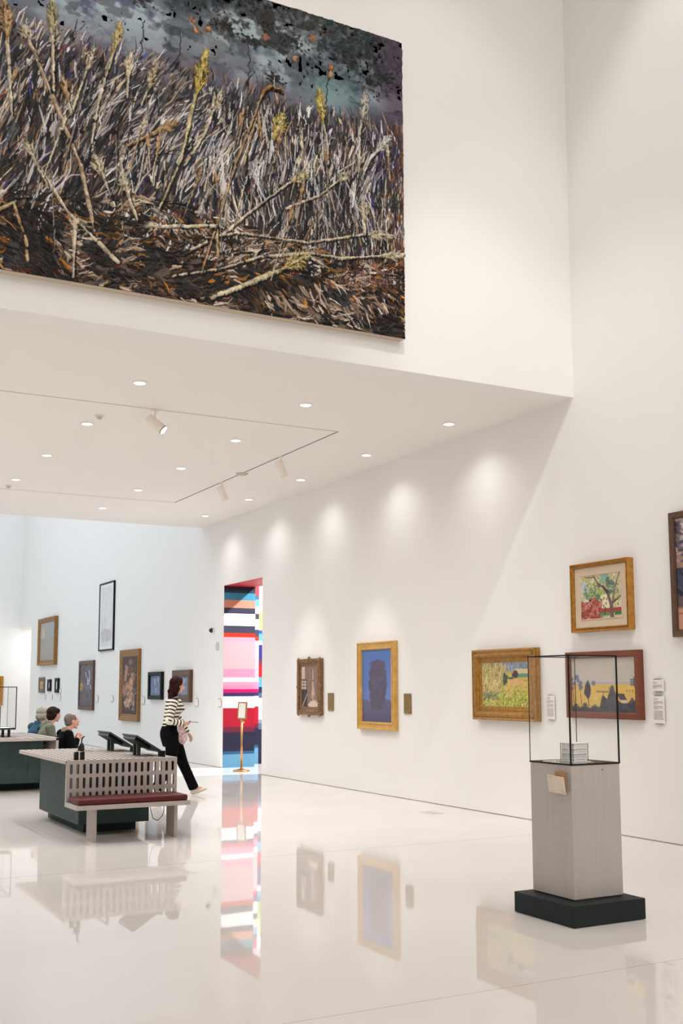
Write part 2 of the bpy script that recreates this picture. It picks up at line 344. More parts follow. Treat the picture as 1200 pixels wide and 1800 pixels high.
# --- pictures
def cv_field_path():
    c = Canvas(150, 92, (170, 160, 80))
    c.m((150, 160, 176), 1-sst(.16, .24, c.V)); 
    c.dabs(260, 0, 0, 1, .2, [(120, 130, 150), (165, 175, 190), (96, 108, 128), (140, 150, 140)], .07, .014, 80, 40, 1)
    c.m((196, 172, 96), sst(.2, .3, c.V))
    c.dabs(500, .4, .3, 1, 1, [(190, 178, 90), (206, 184, 110), (160, 160, 70), (214, 168, 110), (140, 150, 60)], .05, .014, 10, 50, 2)
    c.m((200, 176, 118), (1-sst(.40, .52, c.U+(c.V-.35)*.35))*sst(.03, .12, c.V)*.95)
    c.dabs(650, -.02, .05, .46, .8, [(206, 182, 128), (178, 156, 92), (150, 140, 80), (220, 198, 150), (120, 120, 60)], .09, .013, 75, 35, 3)
    c.blob(.5, .38, .03, .14, (70, 96, 80), .9, .3, 4)
    c.dabs(60, .46, .3, .54, .5, [(60, 86, 74), (90, 110, 80), (50, 66, 60)], .06, .013, 85, 25, 31)
    c.blob(.85, .22, .22, .07, (206, 190, 150), 1, .2, 5); c.blob(.9, .3, .2, .045, (96, 140, 120), .9, .3, 6)
    c.blob(.72, .27, .06, .09, (72, 60, 70), .9, .3, 7); c.us(.65, .2, .66, .34, .007, .005, (50, 44, 56))
    c.blob(.63, .36, .07, .025, (70, 80, 84), .9, .3, 8)
    c.blob(.74, .45, .17, .07, (216, 166, 120), .8, .3, 9)
    c.dabs(400, 0, .7, 1, 1, [(150, 168, 50), (120, 150, 44), (190, 186, 90), (96, 116, 50), (206, 200, 130)], .05, .014, 50, 60, 10)
    c.dabs(90, .0, .68, .35, .85, [(110, 116, 100), (90, 96, 84), (150, 140, 110)], .06, .012, 30, 40, 11)
    return c
def cv_meadow():
    c = Canvas(150, 92, (198, 190, 176))
    c.c *= (1-.1*(fbm(92, 150, 20, 40, 4)-.5))[..., None]
    c.m((168, 160, 160), fbm(92, 150, 14, 40, 14)*.35*(c.V < .45)); 
    c.m((166, 166, 176), sst(.44, .455, c.V)*(1-sst(.49, .5, c.V))*.8)
    c.m((214, 178, 96), sst(.485, .5, c.V)); c.m((196, 160, 84), sst(.6, .95, c.V)*.4)
    c.dabs(120, 0, .52, 1, .85, [(222, 186, 100), (204, 168, 88), (228, 196, 120)], .08, .008, 0, 5, 3, .6)
    c.us(.4, .615, .6, .625, .004, .004, (90, 80, 90), .8)
    for u in np.linspace(.4, .6, 11): c.us(u, .6, u+.006, .62, .004, .003, (70, 62, 74))
    for u in (.85, .89, .93, .985): c.us(u, .585, u, .605, .005, .004, (110, 92, 80))
    hedge = .9-.06*np.sin(c.U*22)**2-.34*np.exp(-((c.U-.64)/.085)**2)-.15*np.exp(-((c.U-.5)/.04)**2)-.1*sst(.78, .86, c.U)
    hedge += (fbm(92, 150, 5, 5, 8, 3)-.5)*.1
    c.m((74, 72, 80), sst(-.012, .012, c.V-hedge)); hm = sst(0, .02, c.V-hedge)
    c.m((96, 94, 96), hm*(fbm(92, 150, 6, 9, 9, 3) > .53)*.5); c.m((58, 58, 66), hm*(fbm(92, 150, 8, 12, 19, 3) > .58)*.5)
    for k in range(7):
        a = R(90+(k-3)*18); c.us(.62, .6, .62+math.cos(a)*.05, .6-math.sin(a)*.08, .004, .002, (70, 70, 90))
    c.m((92, 78, 100), ((abs(c.U-.785-(c.V-.72)*.35) < .05) & (abs(c.V-.71) < .055))*1.0)
    c.rect(.79, .77, .845, .815, (196, 190, 204))
    for u, v0, r in ((.14, .5, .05), (.02, .5, .03)):
        c.us(u+.02, .86, u, .5, .005, .003, (70, 66, 76))
    for i, (u, v) in enumerate(((.02, .4), (.04, .48), (.09, .38), (.12, .42), (.14, .5), (.1, .35), (.16, .46), (.17, .54), (.02, .56), (.15, .56))):
        c.blob(u, v, .028, .035, (104, 108, 132), .85, .5, 30+i)
    c.us(.275, .86, .262, .6, .005, .008, (60, 58, 66)); c.blob(.262, .6, .05, .14, (66, 64, 76), 1, .25, 41); c.blob(.27, .5, .025, .08, (66, 64, 76), 1, .2, 42)
    c.blob(.225, .64, .02, .05, (66, 64, 76), 1, .3, 43)
    c.blob(.355, .47, .03, .045, (112, 122, 120), .95, .4, 44)
    for v in (.4, .44, .48): c.us(.91, v+.01, .99, v, .009, .006, (88, 96, 110), .9)
    c.us(.955, .36, .958, .52, .005, .005, (80, 84, 98))
    c.us(.06, .88, .4, .87, .003, .003, (150, 112, 60)); c.us(.12, .86, .12, .93, .003, .003, (120, 90, 60))
    return c
def cv_tree_house():
    c = Canvas(96, 92, (196, 186, 140))
    c.dabs(400, 0, 0, 1, .6, [(196, 190, 130), (170, 176, 110), (214, 196, 150), (150, 166, 140), (222, 196, 170)], .07, .02, 60, 70, 1)
    for i, (u, v, ru, rv, col) in enumerate(((.62, .12, .12, .12, (130, 168, 160)), (.75, .32, .09, .16, (74, 104, 120)), (.2, .4, .14, .1, (130, 150, 110)), (.12, .28, .1, .12, (190, 200, 210)),
            (.45, .45, .2, .1, (150, 166, 90)), (.4, .56, .13, .1, (76, 120, 110)), (.68, .2, .05, .12, (90, 110, 90)), (.3, .5, .1, .06, (120, 150, 130)))):
        c.blob(u, v, ru, rv, col, .85, .5, 50+i)
    c.dabs(160, .1, .2, .9, .62, [(110, 136, 90), (176, 180, 90), (80, 110, 100), (200, 200, 140)], .05, .016, 50, 80, 5)
    c.blob(.62, .62, .15, .17, (226, 214, 178), 1, .12, 60); c.rect(.86, .62, 1, .8, (216, 206, 160), .9)
    for u, v in ((.5, .56), (.57, .53), (.64, .55), (.5, .65), (.62, .65), (.9, .68), (.56, .7)): c.us(u, v, u, v+.035, .014, .012, (96, 76, 74))
    c.m((170, 84, 72), ((c.V > .6+.03*c.U) & (c.U < .5) & (c.V < 1.0))*1.0)
    c.m((170, 84, 72), ((abs(c.U-.33) < .07) & (c.V > .52))*1.0)
    c.dabs(170, 0, .62, .5, 1, [(186, 110, 92), (154, 66, 60), (200, 150, 130), (190, 126, 110), (140, 60, 60)], .07, .025, 50, 80, 6)
    c.rect(.08, .565, .25, .6, (206, 204, 214)); c.blob(.24, .57, .03, .03, (60, 60, 80), 1, .2, 61)
    c.m((164, 70, 60), ((c.V > .77) & (c.V < .88) & (c.U > .5))*1.0); c.rect(.82, .86, 1, .93, (60, 120, 80))
    c.blob(.6, .92, .13, .06, (90, 136, 90), 1, .3, 62); c.m((206, 186, 150), ((c.V > .94) & (c.U > .55))*.9)
    T = (112, 92, 84)
    c.us(.76, 1, .74, .68, .045, .04, T); c.us(.74, .7, .66, .42, .035, .03, T); c.us(.66, .42, .55, .28, .035, .025, (84, 68, 62)); c.us(.47, .28, .34, .04, .02, .012, T)
    c.us(.55, .3, .46, .22, .022, .02, T); c.us(.34, .06, .14, .05, .012, .01, T); c.us(.77, .68, .85, .3, .022, .018, (134, 112, 104)); c.us(.85, .3, .95, .02, .016, .01, T)
    c.us(.78, .66, 1.0, .5, .018, .01, (76, 66, 62)); c.us(.6, .75, .58, .9, .016, .012, (90, 60, 60)); c.us(.12, .25, .16, .5, .008, .006, (90, 80, 90))
    return c
def cv_dark_panels(w=60, h=190):
    c = Canvas(w, h, (96, 84, 90)); f = fbm(h, w, 14, 10, 5, 4)
    c.m((180, 160, 160), sst(.52, .66, f)*(c.V < .33)); c.m((40, 44, 66), sst(.45, .3, f)*.8)
    c.m((186, 140, 116), (c.V > .3)*(c.V < .45)*.7); c.m((60, 66, 92), ((c.V > .46) & (c.V < .68))*.85)
    c.dabs(160, 0, 0, 1, .4, [(210, 196, 190), (60, 60, 90), (110, 100, 130), (150, 120, 110)], .04, .008, 80, 50, 6)
    c.dabs(70, 0, .46, 1, .78, [(40, 46, 70), (90, 96, 120), (110, 90, 96), (30, 30, 50)], .06, .008, 70, 40, 7)
    c.m((110, 84, 84), (c.V > .7)*.7); c.m((206, 150, 122), sst(-.02, .02, c.V-.8-.08*c.U)*.9); c.dabs(40, 0, .8, 1, 1, [(220, 170, 140), (170, 110, 90), (150, 80, 70)], .05, .01, 20, 60, 8)
    return c
def cv_interior():
    c = Canvas(84, 96, (128, 104, 92))
    c.c *= (1-.25*(fbm(96, 84, 12, 12, 3)-.5))[..., None]
    c.dabs(220, 0, 0, 1, 1, [(150, 120, 104), (108, 84, 74), (170, 142, 124), (90, 70, 66)], .05, .01, 70, 60, 1, .5)
    c.rect(0, 0, .2, .3, (214, 196, 180), .8); c.rect(0, .33, .28, .56, (206, 186, 172), .9)
    for v in (.33, .4, .48, .56): c.us(0, v, .34, v+.01, .012, .01, (56, 44, 44))
    for u in (.14, .3): c.us(u, .31, u, .56, .012, .012, (60, 48, 48))
    c.m((50, 40, 46), ((c.V > .58) & (c.U < .36-.0*(c.V)))*.85); c.us(.06, .97, .34, .68, .03, .02, (190, 168, 150), .8)
    c.us(.7, .08, .7, .3, .02, .03, (210, 186, 164), .8); c.us(.69, .4, .72, .62, .05, .07, (196, 164, 144), .8)
    c.blob(.72, .7, .12, .16, (186, 154, 134), .8, .5, 5); c.blob(.72, .78, .05, .1, (60, 44, 48), .8, .4, 6); c.blob(.75, .93, .3, .09, (216, 196, 182), .9, .4, 7)
    c.us(.7, .66, .7, .82, .03, .02, (220, 206, 200), .8)
    return c
def cv_dusk():
    # generic dusk study: blue ground, plum lower field and a soft-edged dark upright form
    c = Canvas(110, 128, (70, 104, 168))
    c.m((104, 120, 182), sst(.2, .75, c.V+.35*(c.U-.5))*.8); c.m((86, 82, 112), sst(.66, .74, c.V+(fbm(128, 110, 8, 14, 2)-.5)*.05)); c.m((72, 66, 98), sst(.78, 1, c.V)*.8)
    w = np.interp(c.V, [.1, .17, .3, .5, .66, .8, .88], [-.2, .2, .27, .29, .25, .2, -.2])
    e = w-np.abs(c.U-.52)+(fbm(128, 110, 6, 7, 6, 3)-.5)*.14*(w > 0)
    c.m((76, 66, 88), sst(-.03, .02, e)*(c.V < .9)); c.m((92, 80, 100), sst(-.02, .05, e)*(fbm(128, 110, 6, 6, 9) > .55)*.5)
    return c
def cv_dark_figures():
    c = Canvas(60, 110, (56, 44, 44)); c.m((96, 64, 44), fbm(110, 60, 10, 10, 1)*.5)
    c.dabs(190, .2, .1, .9, .95, [(70, 50, 46), (120, 84, 60), (40, 34, 40), (150, 112, 90)], .06, .012, 75, 50, 2, .6)
    for i, (u, v, a, b, col) in enumerate(((.55, .1, .1, .05, (150, 120, 96)), (.3, .22, .12, .08, (176, 130, 100)), (.25, .33, .1, .1, (190, 140, 110)), (.7, .38, .14, .09, (186, 140, 108)),
            (.6, .5, .16, .12, (214, 170, 134)), (.35, .55, .12, .1, (200, 150, 118)), (.55, .68, .2, .1, (196, 148, 112)), (.4, .8, .24, .08, (214, 176, 140)), (.78, .78, .1, .14, (120, 120, 130)), (.12, .45, .1, .1, (150, 60, 40)), (.15, .6, .1, .1, (176, 130, 110)))):
        c.blob(u, v, a, b, col, .8, .5, 70+i)
    c.dabs(110, .2, .2, .9, .95, [(226, 190, 156), (90, 60, 50), (50, 40, 44), (170, 120, 90)], .05, .01, 60, 70, 5, .7)
    return c
def cv_dark_relief():
    c = Canvas(56, 80, (92, 88, 96)); c.dabs(330, 0, 0, 1, 1, [(70, 66, 76), (118, 114, 124), (50, 48, 56), (140, 136, 150)], .1, .01, 85, 14, 2, .6)
    for u0, v0, u1, v1 in ((.62, .32, .62, .46), (.62, .4, .76, .38), (.76, .32, .76, .42), (.6, .46, .74, .45), (.45, .2, .5, .3), (.84, .5, .86, .58), (.7, .14, .78, .3)): c.us(u0, v0, u1, v1, .03, .02, (206, 204, 220), .9)
    c.blob(.1, .53, .14, .1, (196, 160, 90), .95, .3, 4); c.us(.04, .5, .14, .56, .03, .03, (120, 90, 50)); c.us(.06, .36, .04, .5, .02, .02, (150, 110, 60))
    return c
def cv_drawing():
    c = Canvas(60, 88, (224, 222, 220)); c.m((206, 206, 208), (fbm(88, 60, 20, 10, 2) > .5)*.5)
    c.rect(0, 0, 1, 1, (232, 230, 228), .2); c.blob(.5, .78, .42, .1, (196, 190, 192), .9, .5, 3); c.dabs(70, .15, .06, .85, .9, [(190, 190, 194), (214, 214, 216)], .08, .006, 85, 25, 4, .6)
    m = ((c.U < .08) | (c.U > .92) | (c.V < .04) | (c.V > .95)); c.m((240, 239, 238), m*1.0); return c
def cv_grey_land():
    c = Canvas(60, 50, (160, 152, 146)); c.m((180, 176, 172), (1-c.V)*.6); c.m((146, 160, 160), fbm(50, 60, 12, 14, 2)*.6*(c.V < .5))
    c.blob(.2, .3, .14, .12, (206, 196, 160), .6, .5, 3); c.dabs(120, 0, .4, 1, 1, [(150, 140, 132), (172, 162, 152), (166, 156, 130)], .07, .015, 20, 40, 4, .5); return c
def cv_blue(seed):
    c = Canvas(48, 40, (96, 112, 140)); c.m((140, 156, 184), fbm(40, 48, 8, 8, seed)*.8)
    c.dabs(120, 0, 0, 1, 1, [(120, 136, 166), (84, 98, 128), (150, 160, 186), (70, 84, 110)], .08, .02, 80, 40, seed, .6)
    c.us(.4, .2, .42, .42, .03, .02, (224, 232, 240), .9); c.us(.68, .15, .7, .3, .03, .02, (214, 222, 236), .8); c.us(.5, .62, .5, .8, .03, .02, (210, 222, 234), .8); return c
def cv_plain(col, seed=1, n=24):
    c = Canvas(n, n, col); c.c *= (1-.2*(fbm(n, n, 8, 8, seed)-.5))[..., None]; return c

# --- the big field picture
def cv_straw():
    W_, H_ = 1150, 628; X0, X1, Z1, Z0 = -.2, 5.8, 8.41, 5.13
    c = Canvas(W_, H_, (60, 54, 56)); U, V = c.U, c.V; sx = W_/(X1-X0); sz = H_/(Z1-Z0)
    px = lambda x: (x-X0)*sx
    pz = lambda z: (Z1-z)*sz
    n1 = fbm(H_, W_, 70, 90, 1, 5); n2 = fbm(H_, W_, 24, 30, 2, 5); n3 = fbm(H_, W_, 9, 9, 3, 3)
    sky = 1-sst(.30, .40, V+(n2-.5)*.06)
    c.m((106, 116, 128), sky); c.m((166, 182, 188), sky*sst(.46, .64, n1)*.9); c.m((60, 58, 66), sky*sst(.54, .62, fbm(H_, W_, 26, 40, 41, 5))*.55); c.m((92, 80, 92), sky*sst(.16, .36, V)*.6); c.m((70, 70, 110), sky*sst(.55, .7, n2)*.45)
    c.m((130, 88, 66), sky*sst(.24, .38, V)*sst(.5, .7, fbm(H_, W_, 30, 60, 8, 4))*.8)
    dark = sst(.12, -.08, V-.13*sst(.45, 1, U)-.03+(n1-.5)*.5)*sst(.3, .5, U)
    dark = np.maximum(dark, sst(.55, .68, n2+(.16-np.abs(V-.08))*.7)*sst(.5, .62, U)*.9*(V < .26)); dark = np.clip(dark, 0, 1)*sky
    dark = dark*(1-.5*sst(.5, .6, n3)); c.m((20, 22, 22), dark*.92); c.m((36, 62, 60), dark*sst(.5, .62, n2)*.5); c.m((60, 44, 36), dark*sst(.52, .66, n1)*.5)
    c.m((128, 156, 160), sky*np.exp(-(((px(4.95)-U*W_)/66)**2+((pz(7.62)-V*H_)/44)**2))*.85)
    c.m((150, 158, 160), sky*np.exp(-(((px(3.6)-U*W_)/60)**2+((pz(7.75)-V*H_)/34)**2))*.6)
    c.m((76, 60, 78), sst(.93, .98, U)*sky*.7)
    c.z += (n2-.5)*.02+(n3-.5)*.012*1.0
    c.z += np.where(dark > .3, (n3-.5)*.012, 0)
    r = random.Random(5)
    # cracks
    for x, z, n_ in ((4.0, 7.9, 26), (4.9, 7.9, 20), (2.95, 7.8, 26), (3.3, 7.8, 14), (5.3, 7.8, 24), (1.2, 7.8, 30)):
        X, Z = px(x), pz(z)
        for k in range(n_):
            X2, Z2 = X+r.uniform(-3, 3), Z+r.uniform(2, 7); c.stroke(X, Z, X2, Z2, 1.3, 1.0, (40, 38, 42), .8); X, Z = X2, Z2
    # black clots with ochre bodies
    for x, z, q in ((3.75, 8.0, 26), (4.02, 7.92, 18), (4.5, 8.05, 30), (4.2, 8.15, 26), (5.4, 7.85, 24), (5.58, 7.95, 16), (4.3, 7.6, 14), (2.9, 8.0, 18), (5.15, 8.0, 16)):
        for k in range(60):
            a = r.uniform(0, 6.28); d = q*abs(r.gauss(0, .7)); c.stroke(px(x)+math.cos(a)*d*1.2, pz(z)+math.sin(a)*d*.7, px(x)+math.cos(a)*d*1.2+r.uniform(-6, 6), pz(z)+math.sin(a)*d*.7+r.uniform(-4, 4), r.uniform(1, 3.4), 1, r.choice([(22, 20, 20), (34, 32, 34), (16, 16, 16), (58, 52, 48)]), .85, .006)
    for x, z in ((3.42, 7.95), (3.46, 7.86), (4.2, 8.0), (4.72, 8.14), (4.93, 7.88), (4.94, 7.81), (4.52, 7.86), (3.58, 7.9)):
        for k in range(7): c.stroke(px(x)+r.uniform(-5, 5), pz(z)+r.uniform(-5, 5), px(x)+r.uniform(-7, 7), pz(z)+r.uniform(-7, 7), 3, 1.5, r.choice([(168, 120, 70), (120, 76, 44), (196, 156, 110), (150, 96, 84)]), .8, .02)
    # base of the grass zone: dark and rust patches under the strokes
    q_ = W_/860
    g = sst(.30, .40, V+(n2-.5)*.08)
    c.m((62, 56, 58), g); c.m((112, 92, 78), g*sst(.5, .64, n1)*.7); c.m((24, 24, 30), g*sst(.48, .6, n2)*.8)
    n4 = fbm(H_, W_, 60, 26, 21, 4); n5 = fbm(H_, W_, 30, 14, 22, 4)
    top = [(168, 146, 130), (136, 124, 122), (190, 172, 152), (86, 80, 88), (50, 46, 54), (146, 108, 80), (112, 112, 126)]
    mid = [(222, 212, 202), (196, 186, 180), (160, 150, 148), (110, 106, 112), (46, 46, 56), (24, 24, 30), (206, 184, 158), (160, 134, 110), (84, 92, 104), (30, 28, 32), (18, 18, 22)]
    low = [(110, 82, 56), (60, 44, 34), (28, 24, 24), (150, 120, 88), (60, 54, 56), (86, 56, 40), (190, 172, 154), (22, 20, 22)]
    def bundle(x, y, a, l, w, cc, al, hz, bend=0.0, n=3):
        x2, y2 = x+math.cos(a)*l*.5, y-math.sin(a)*l*.5; a2 = a+bend; x3, y3 = x2+math.cos(a2)*l*.5, y2-math.sin(a2)*l*.5
        c.stroke(x, y, x2, y2, w*.7, w, cc, al, hz*.7); c.stroke(x2, y2, x3, y3, w, .3, cc, al, hz*.7)
        for _ in range(n):
            o_ = r.uniform(-1, 1)*w*.9; kk = r.choice((.35, .6, 1.15, 1.3, 1.45)); nx, ny = math.sin(a)*o_, math.cos(a)*o_; q = [min(255, v*kk) for v in cc]
            c.stroke(x+nx, y+ny, x2+nx, y2+ny, .45, .5, q, .85, hz*r.uniform(.5, 1.3)); c.stroke(x2+nx, y2+ny, x3+nx*.4, y3+ny*.4, .5, .25, q, .8, hz*.8)
    for k in range(6200):
        u = r.random(); v = r.uniform(.28+.04*u, .87)
        x, y = u*W_, v*H_; yi, xi = int(y), int(x)
        slant = (22 if u < .62 else 12-30*(u-.62)) + r.gauss(0, 11)+(n1[yi, xi]-.5)*70
        if u < .3: slant *= .6
        a = R(90-slant); l = r.choice((r.uniform(9, 40), r.uniform(20, 85)))*(1.15 if v > .45 else .55)
        lum = n2[yi, xi]*.6+n5[yi, xi]*.4+(.035 if .55 < u < .93 and v > .4 else -.03)
        pal = top if v < .38 else mid
        if v > .72 and r.random() < .65: pal = low
        if u < .42 and r.random() < .35: pal = low[:5]+[(130, 104, 80), (96, 88, 84), (176, 152, 126)]
        cc = r.choice(pal)
        if lum > .53 and r.random() < .6: cc = r.choice(((232, 224, 218), (216, 196, 170), (196, 188, 194), (226, 214, 214)))
        if lum < .435 and r.random() < .6: cc = r.choice(((14, 13, 16), (30, 27, 32), (46, 36, 32), (26, 26, 36), (60, 50, 44)))
        if r.random() < .02: cc = r.choice([(100, 34, 26), (150, 80, 44), (60, 60, 130)])
        kk = r.uniform(.8, 1.1); cc = [min(255, q*kk) for q in cc]
        bundle(x, y, a, l, r.choice((.6, .9, 1.2, 1.7, 2.6)), cc, r.uniform(.4, .9), r.uniform(.004, .02), r.gauss(0, .22))
    # blue and rust at the right edge
    for k in range(260):
        x, y = r.uniform(.93, 1.0)*W_, r.uniform(.32, .5)*H_; c.stroke(x, y, x+r.uniform(-2, 2), y+r.uniform(6, 22), 1.2, .7, r.choice([(50, 44, 120), (34, 30, 84), (80, 74, 140), (60, 56, 84)]), .5*sst(.92, .97, x/W_), .008)
    for k in range(260):
        x, y = r.uniform(.965, 1.0)*W_, r.uniform(.28, .9)*H_; c.stroke(x, y, x+r.uniform(-2, 2), y+r.uniform(8, 26), 1.3, .7, r.choice([(110, 66, 26), (70, 44, 24), (40, 28, 26), (140, 90, 40)]), .75, .008)
    # churned earth
    n6 = fbm(H_, W_, 50, 110, 33, 3); n7 = fbm(H_, W_, 34, 50, 34, 3)
    for k in range(3300):
        u = r.random(); vb = .80+.03*math.sin(u*9)+(.04 if u < .5 else 0); v = r.uniform(vb-.06, 1.0); x, y = u*W_, v*H_; yi, xi = int(y), int(x)
        a = R((n6[yi, xi]-.5)*200+r.gauss(-8 if u > .6 else 8, 16)); l = r.uniform(8, 34)
        L_ = n7[yi, xi]
        if L_ > .56: pal = [(184, 160, 138), (150, 128, 110), (206, 186, 168), (120, 96, 78)]
        elif L_ > .47: pal = [(120, 82, 34), (160, 104, 36), (84, 58, 26), (60, 44, 26), (30, 24, 20)]
        else: pal = [(14, 12, 12), (28, 24, 22), (48, 38, 28), (22, 24, 24), (70, 50, 34)]
        if r.random() < .25: pal = [(18, 16, 16), (34, 30, 28)]
        if r.random() < .03: pal = [(206, 130, 40), (90, 34, 26)]
        bundle(x, y, a, l, r.choice((.8, 1.3, 2.0, 3.2)), r.choice(pal), .9, r.uniform(.006, .024), r.gauss(0, .5), 3)
    for k in range(110):
        x, y = px(r.uniform(5.05, 5.6)), pz(r.uniform(5.5, 5.85)); c.stroke(x, y, x+r.uniform(-5, 3), y-r.uniform(6, 22), 1.5, .6, r.choice([(160, 96, 66), (120, 66, 46), (180, 130, 104), (60, 44, 40)]), .5, .012)
    # stalks
    CR = [(230, 214, 186), (216, 198, 168), (238, 226, 200)]; YE_ = [(222, 196, 96), (232, 214, 130), (206, 176, 80)]; TA = [(196, 160, 110), (178, 138, 92), (208, 176, 130)]
    def stalk(pts, w=2.0, pal=CR, ear=0, earpal=None, hz=.03):
        P = [(px(x), pz(z)) for x, z in pts]
        for (xa, ya), (xb, yb) in zip(P, P[1:]):
            L = max(1, int(math.hypot(xb-xa, yb-ya)/7)); ww_ = 1.0
            for i in range(L):
                a_, b_ = i/L, (i+1)/L; j = lambda: r.uniform(-.9, .9); ww_ = min(1.35, max(.55, ww_+r.uniform(-.25, .25)))
                x0_, y0_, x1_, y1_ = xa+(xb-xa)*a_+j(), ya+(yb-ya)*a_+j(), xa+(xb-xa)*b_+j(), ya+(yb-ya)*b_+j()
                c.stroke(x0_+w*1.1, y0_+w*.9, x1_+w*1.1, y1_+w*.9, w*.8, w*.8, (20, 17, 18), .7)  # dark offset stroke painted as the stalk's shadow
                kq = r.uniform(.72, 1.06)
                if r.random() < .93: c.stroke(x0_, y0_, x1_, y1_, w*ww_, w*ww_*.9, [min(255, v*kq) for v in r.choice(pal)], .92, hz*r.uniform(.6, 1.1))
                if r.random() < .4: c.stroke(x0_-w*.3, y0_, x1_-w*.2, y1_, w*.35, w*.3, (238, 230, 210), .6, hz)
        if ear:
            (xa, ya), (xb, yb) = P[0], P[1]; L = math.hypot(xb-xa, yb-ya); dx, dy = (xb-xa)/L, (yb-ya)/L
            ear *= 1.3
            for i in range(int(ear*1.7)):
                t = r.uniform(0, ear); ww = math.sin(min(1, t/ear*1.0+.06)*math.pi)*w*3.0; o_ = r.uniform(-1, 1)*ww
                X, Y = xa+dx*t-dy*o_, ya+dy*t+dx*o_
                kq = r.choice((.5, .75, .9, 1, 1.05)); c.stroke(X, Y, X-dx*r.uniform(3, 10)-dy*o_*.7, Y-dy*r.uniform(3, 10)+dx*o_*.7, r.uniform(.8, 2.0), .5, [min(255, v*kq) for v in r.choice(earpal or pal)], .9, hz*r.uniform(.7, 1.4))
            for i in range(5):
                o_ = r.uniform(-1, 1); c.stroke(xa, ya, xa-dx*r.uniform(8, 22)-dy*o_*6, ya-dy*r.uniform(8, 22)+dx*o_*6, .5, .3, (200, 190, 170), .6, hz*.4)
    K = [([(2.12, 7.5), (2.1, 7.29), (2.12, 6.75)], 1.8, CR, 40, CR), ([(2.08, 7.72), (2.1, 7.29), (2.12, 6.95)], 1.8, CR, 50, [(214, 206, 160), (190, 176, 130)]),
         ([(1.84, 7.39), (2.19, 6.64), (2.38, 6.23), (2.51, 5.68)], 2.6, [(206, 180, 150), (190, 164, 136)], 18, CR), ([(1.97, 6.18), (2.28, 5.76), (2.74, 5.39)], 2.6, CR, 0, None),
         ([(1.9, 6.3), (1.97, 6.18), (2.1, 5.95)], 1.8, CR, 14, CR), ([(2.71, 7.68), (2.65, 7.39), (2.53, 6.89), (2.47, 6.46)], 1.8, CR, 46, [(226, 208, 140), (216, 190, 120), (206, 176, 130)]),
         ([(2.47, 7.34), (2.35, 6.95), (2.28, 6.68)], 1.6, CR, 34, CR), ([(2.81, 7.41), (2.79, 6.98)], 1.6, CR, 40, CR), ([(3.07, 7.37), (3.0, 7.15), (2.93, 6.94)], 1.8, CR, 44, [(220, 206, 176), (200, 176, 140)]),
         ([(3.56, 7.66), (3.5, 7.35), (3.42, 6.99), (3.33, 6.52), (3.12, 5.97)], 2.4, [(220, 206, 160), (212, 194, 140)], 78, YE_), ([(3.71, 7.28), (3.56, 6.82), (3.36, 6.45)], 1.8, CR, 36, CR),
         ([(4.79, 7.58), (4.83, 7.3), (4.89, 7.04), (4.89, 6.6)], 2.0, CR, 50, YE_), ([(5.34, 7.7), (5.27, 7.28), (5.25, 6.83)], 2.0, CR, 50, [(206, 204, 190), (186, 176, 160)]),
         ([(5.62, 7.29), (5.39, 7.01), (5.32, 6.85)], 2.2, [(226, 224, 226)], 44, [(236, 236, 232), (220, 216, 200)]), ([(4.66, 6.68), (4.47, 6.54), (4.07, 6.17), (3.78, 5.87), (3.44, 5.64)], 2.0, CR, 36, [(232, 218, 168), (222, 206, 150)]),
         ([(5.11, 6.78), (4.81, 6.48), (4.43, 6.26)], 1.7, CR, 26, CR), ([(5.63, 6.21), (5.33, 6.17), (4.66, 5.95), (3.92, 5.9), (3.71, 5.83)], 1.9, CR, 52, CR),
         ([(5.78, 6.04), (5.05, 5.86), (4.66, 5.84), (4.14, 5.7), (3.72, 5.5), (3.26, 5.35)], 2.1, CR, 44, CR), ([(4.66, 5.82), (4.36, 5.61), (4.0, 5.4), (3.65, 5.21)], 3.2, [(226, 214, 176), (206, 190, 150)], 50, [(226, 204, 130), (214, 196, 140)]),
         ([(3.01, 5.78), (3.71, 5.93)], 2.0, CR, 20, CR), ([(2.34, 5.71), (2.34, 5.17)], 2.0, CR, 16, CR), ([(2.51, 6.33), (2.61, 6.12), (2.7, 5.91)], 2.6, CR, 34, CR), ([(2.74, 6.25), (2.91, 5.83)], 2.4, CR, 38, CR),
         ([(1.55, 5.6), (1.69, 5.67), (1.8, 5.75), (1.92, 5.43), (1.94, 5.25)], 2.8, TA, 20, CR), ([(1.66, 7.6), (1.7, 7.25), (1.76, 6.56)], 2.2, CR, 60, TA), ([(4.39, 7.22), (4.28, 6.95)], 3.0, CR, 44, YE_),
         ([(3.69, 5.92), (3.71, 5.63)], 1.8, TA, 0, None), ([(3.27, 6.86), (2.97, 6.64), (2.81, 6.52)], 2.0, TA, 40, TA), ([(4.13, 7.28), (3.97, 6.61)], 1.4, TA, 0, None), ([(4.11, 7.28), (4.15, 6.9)], 1.6, TA, 0, None),
         ([(5.3, 6.5), (5.32, 6.15)], 2.4, CR, 30, CR), ([(2.2, 7.0), (2.28, 6.7)], 2.0, CR, 30, TA), ([(1.2, 7.6), (1.25, 6.8), (1.1, 6.0)], 2.2, CR, 50, CR), ([(.5, 7.5), (.7, 6.7), (.9, 5.9)], 2.2, CR, 50, YE_), ([(.9, 6.4), (1.2, 5.8), (1.5, 5.4)], 2.4, CR, 20, CR), ([(0.1, 7.3), (.2, 6.4)], 2.2, CR, 40, CR)]
    for pts, w, pal, ear, ep in K: stalk(pts, w*1.25, pal, ear, ep)
    stalk([(4.37, 7.47), (4.24, 7.48), (4.17, 7.42), (4.15, 7.36)], 3.6, [(196, 140, 80), (214, 160, 96), (170, 116, 66)], 0, None, .05)
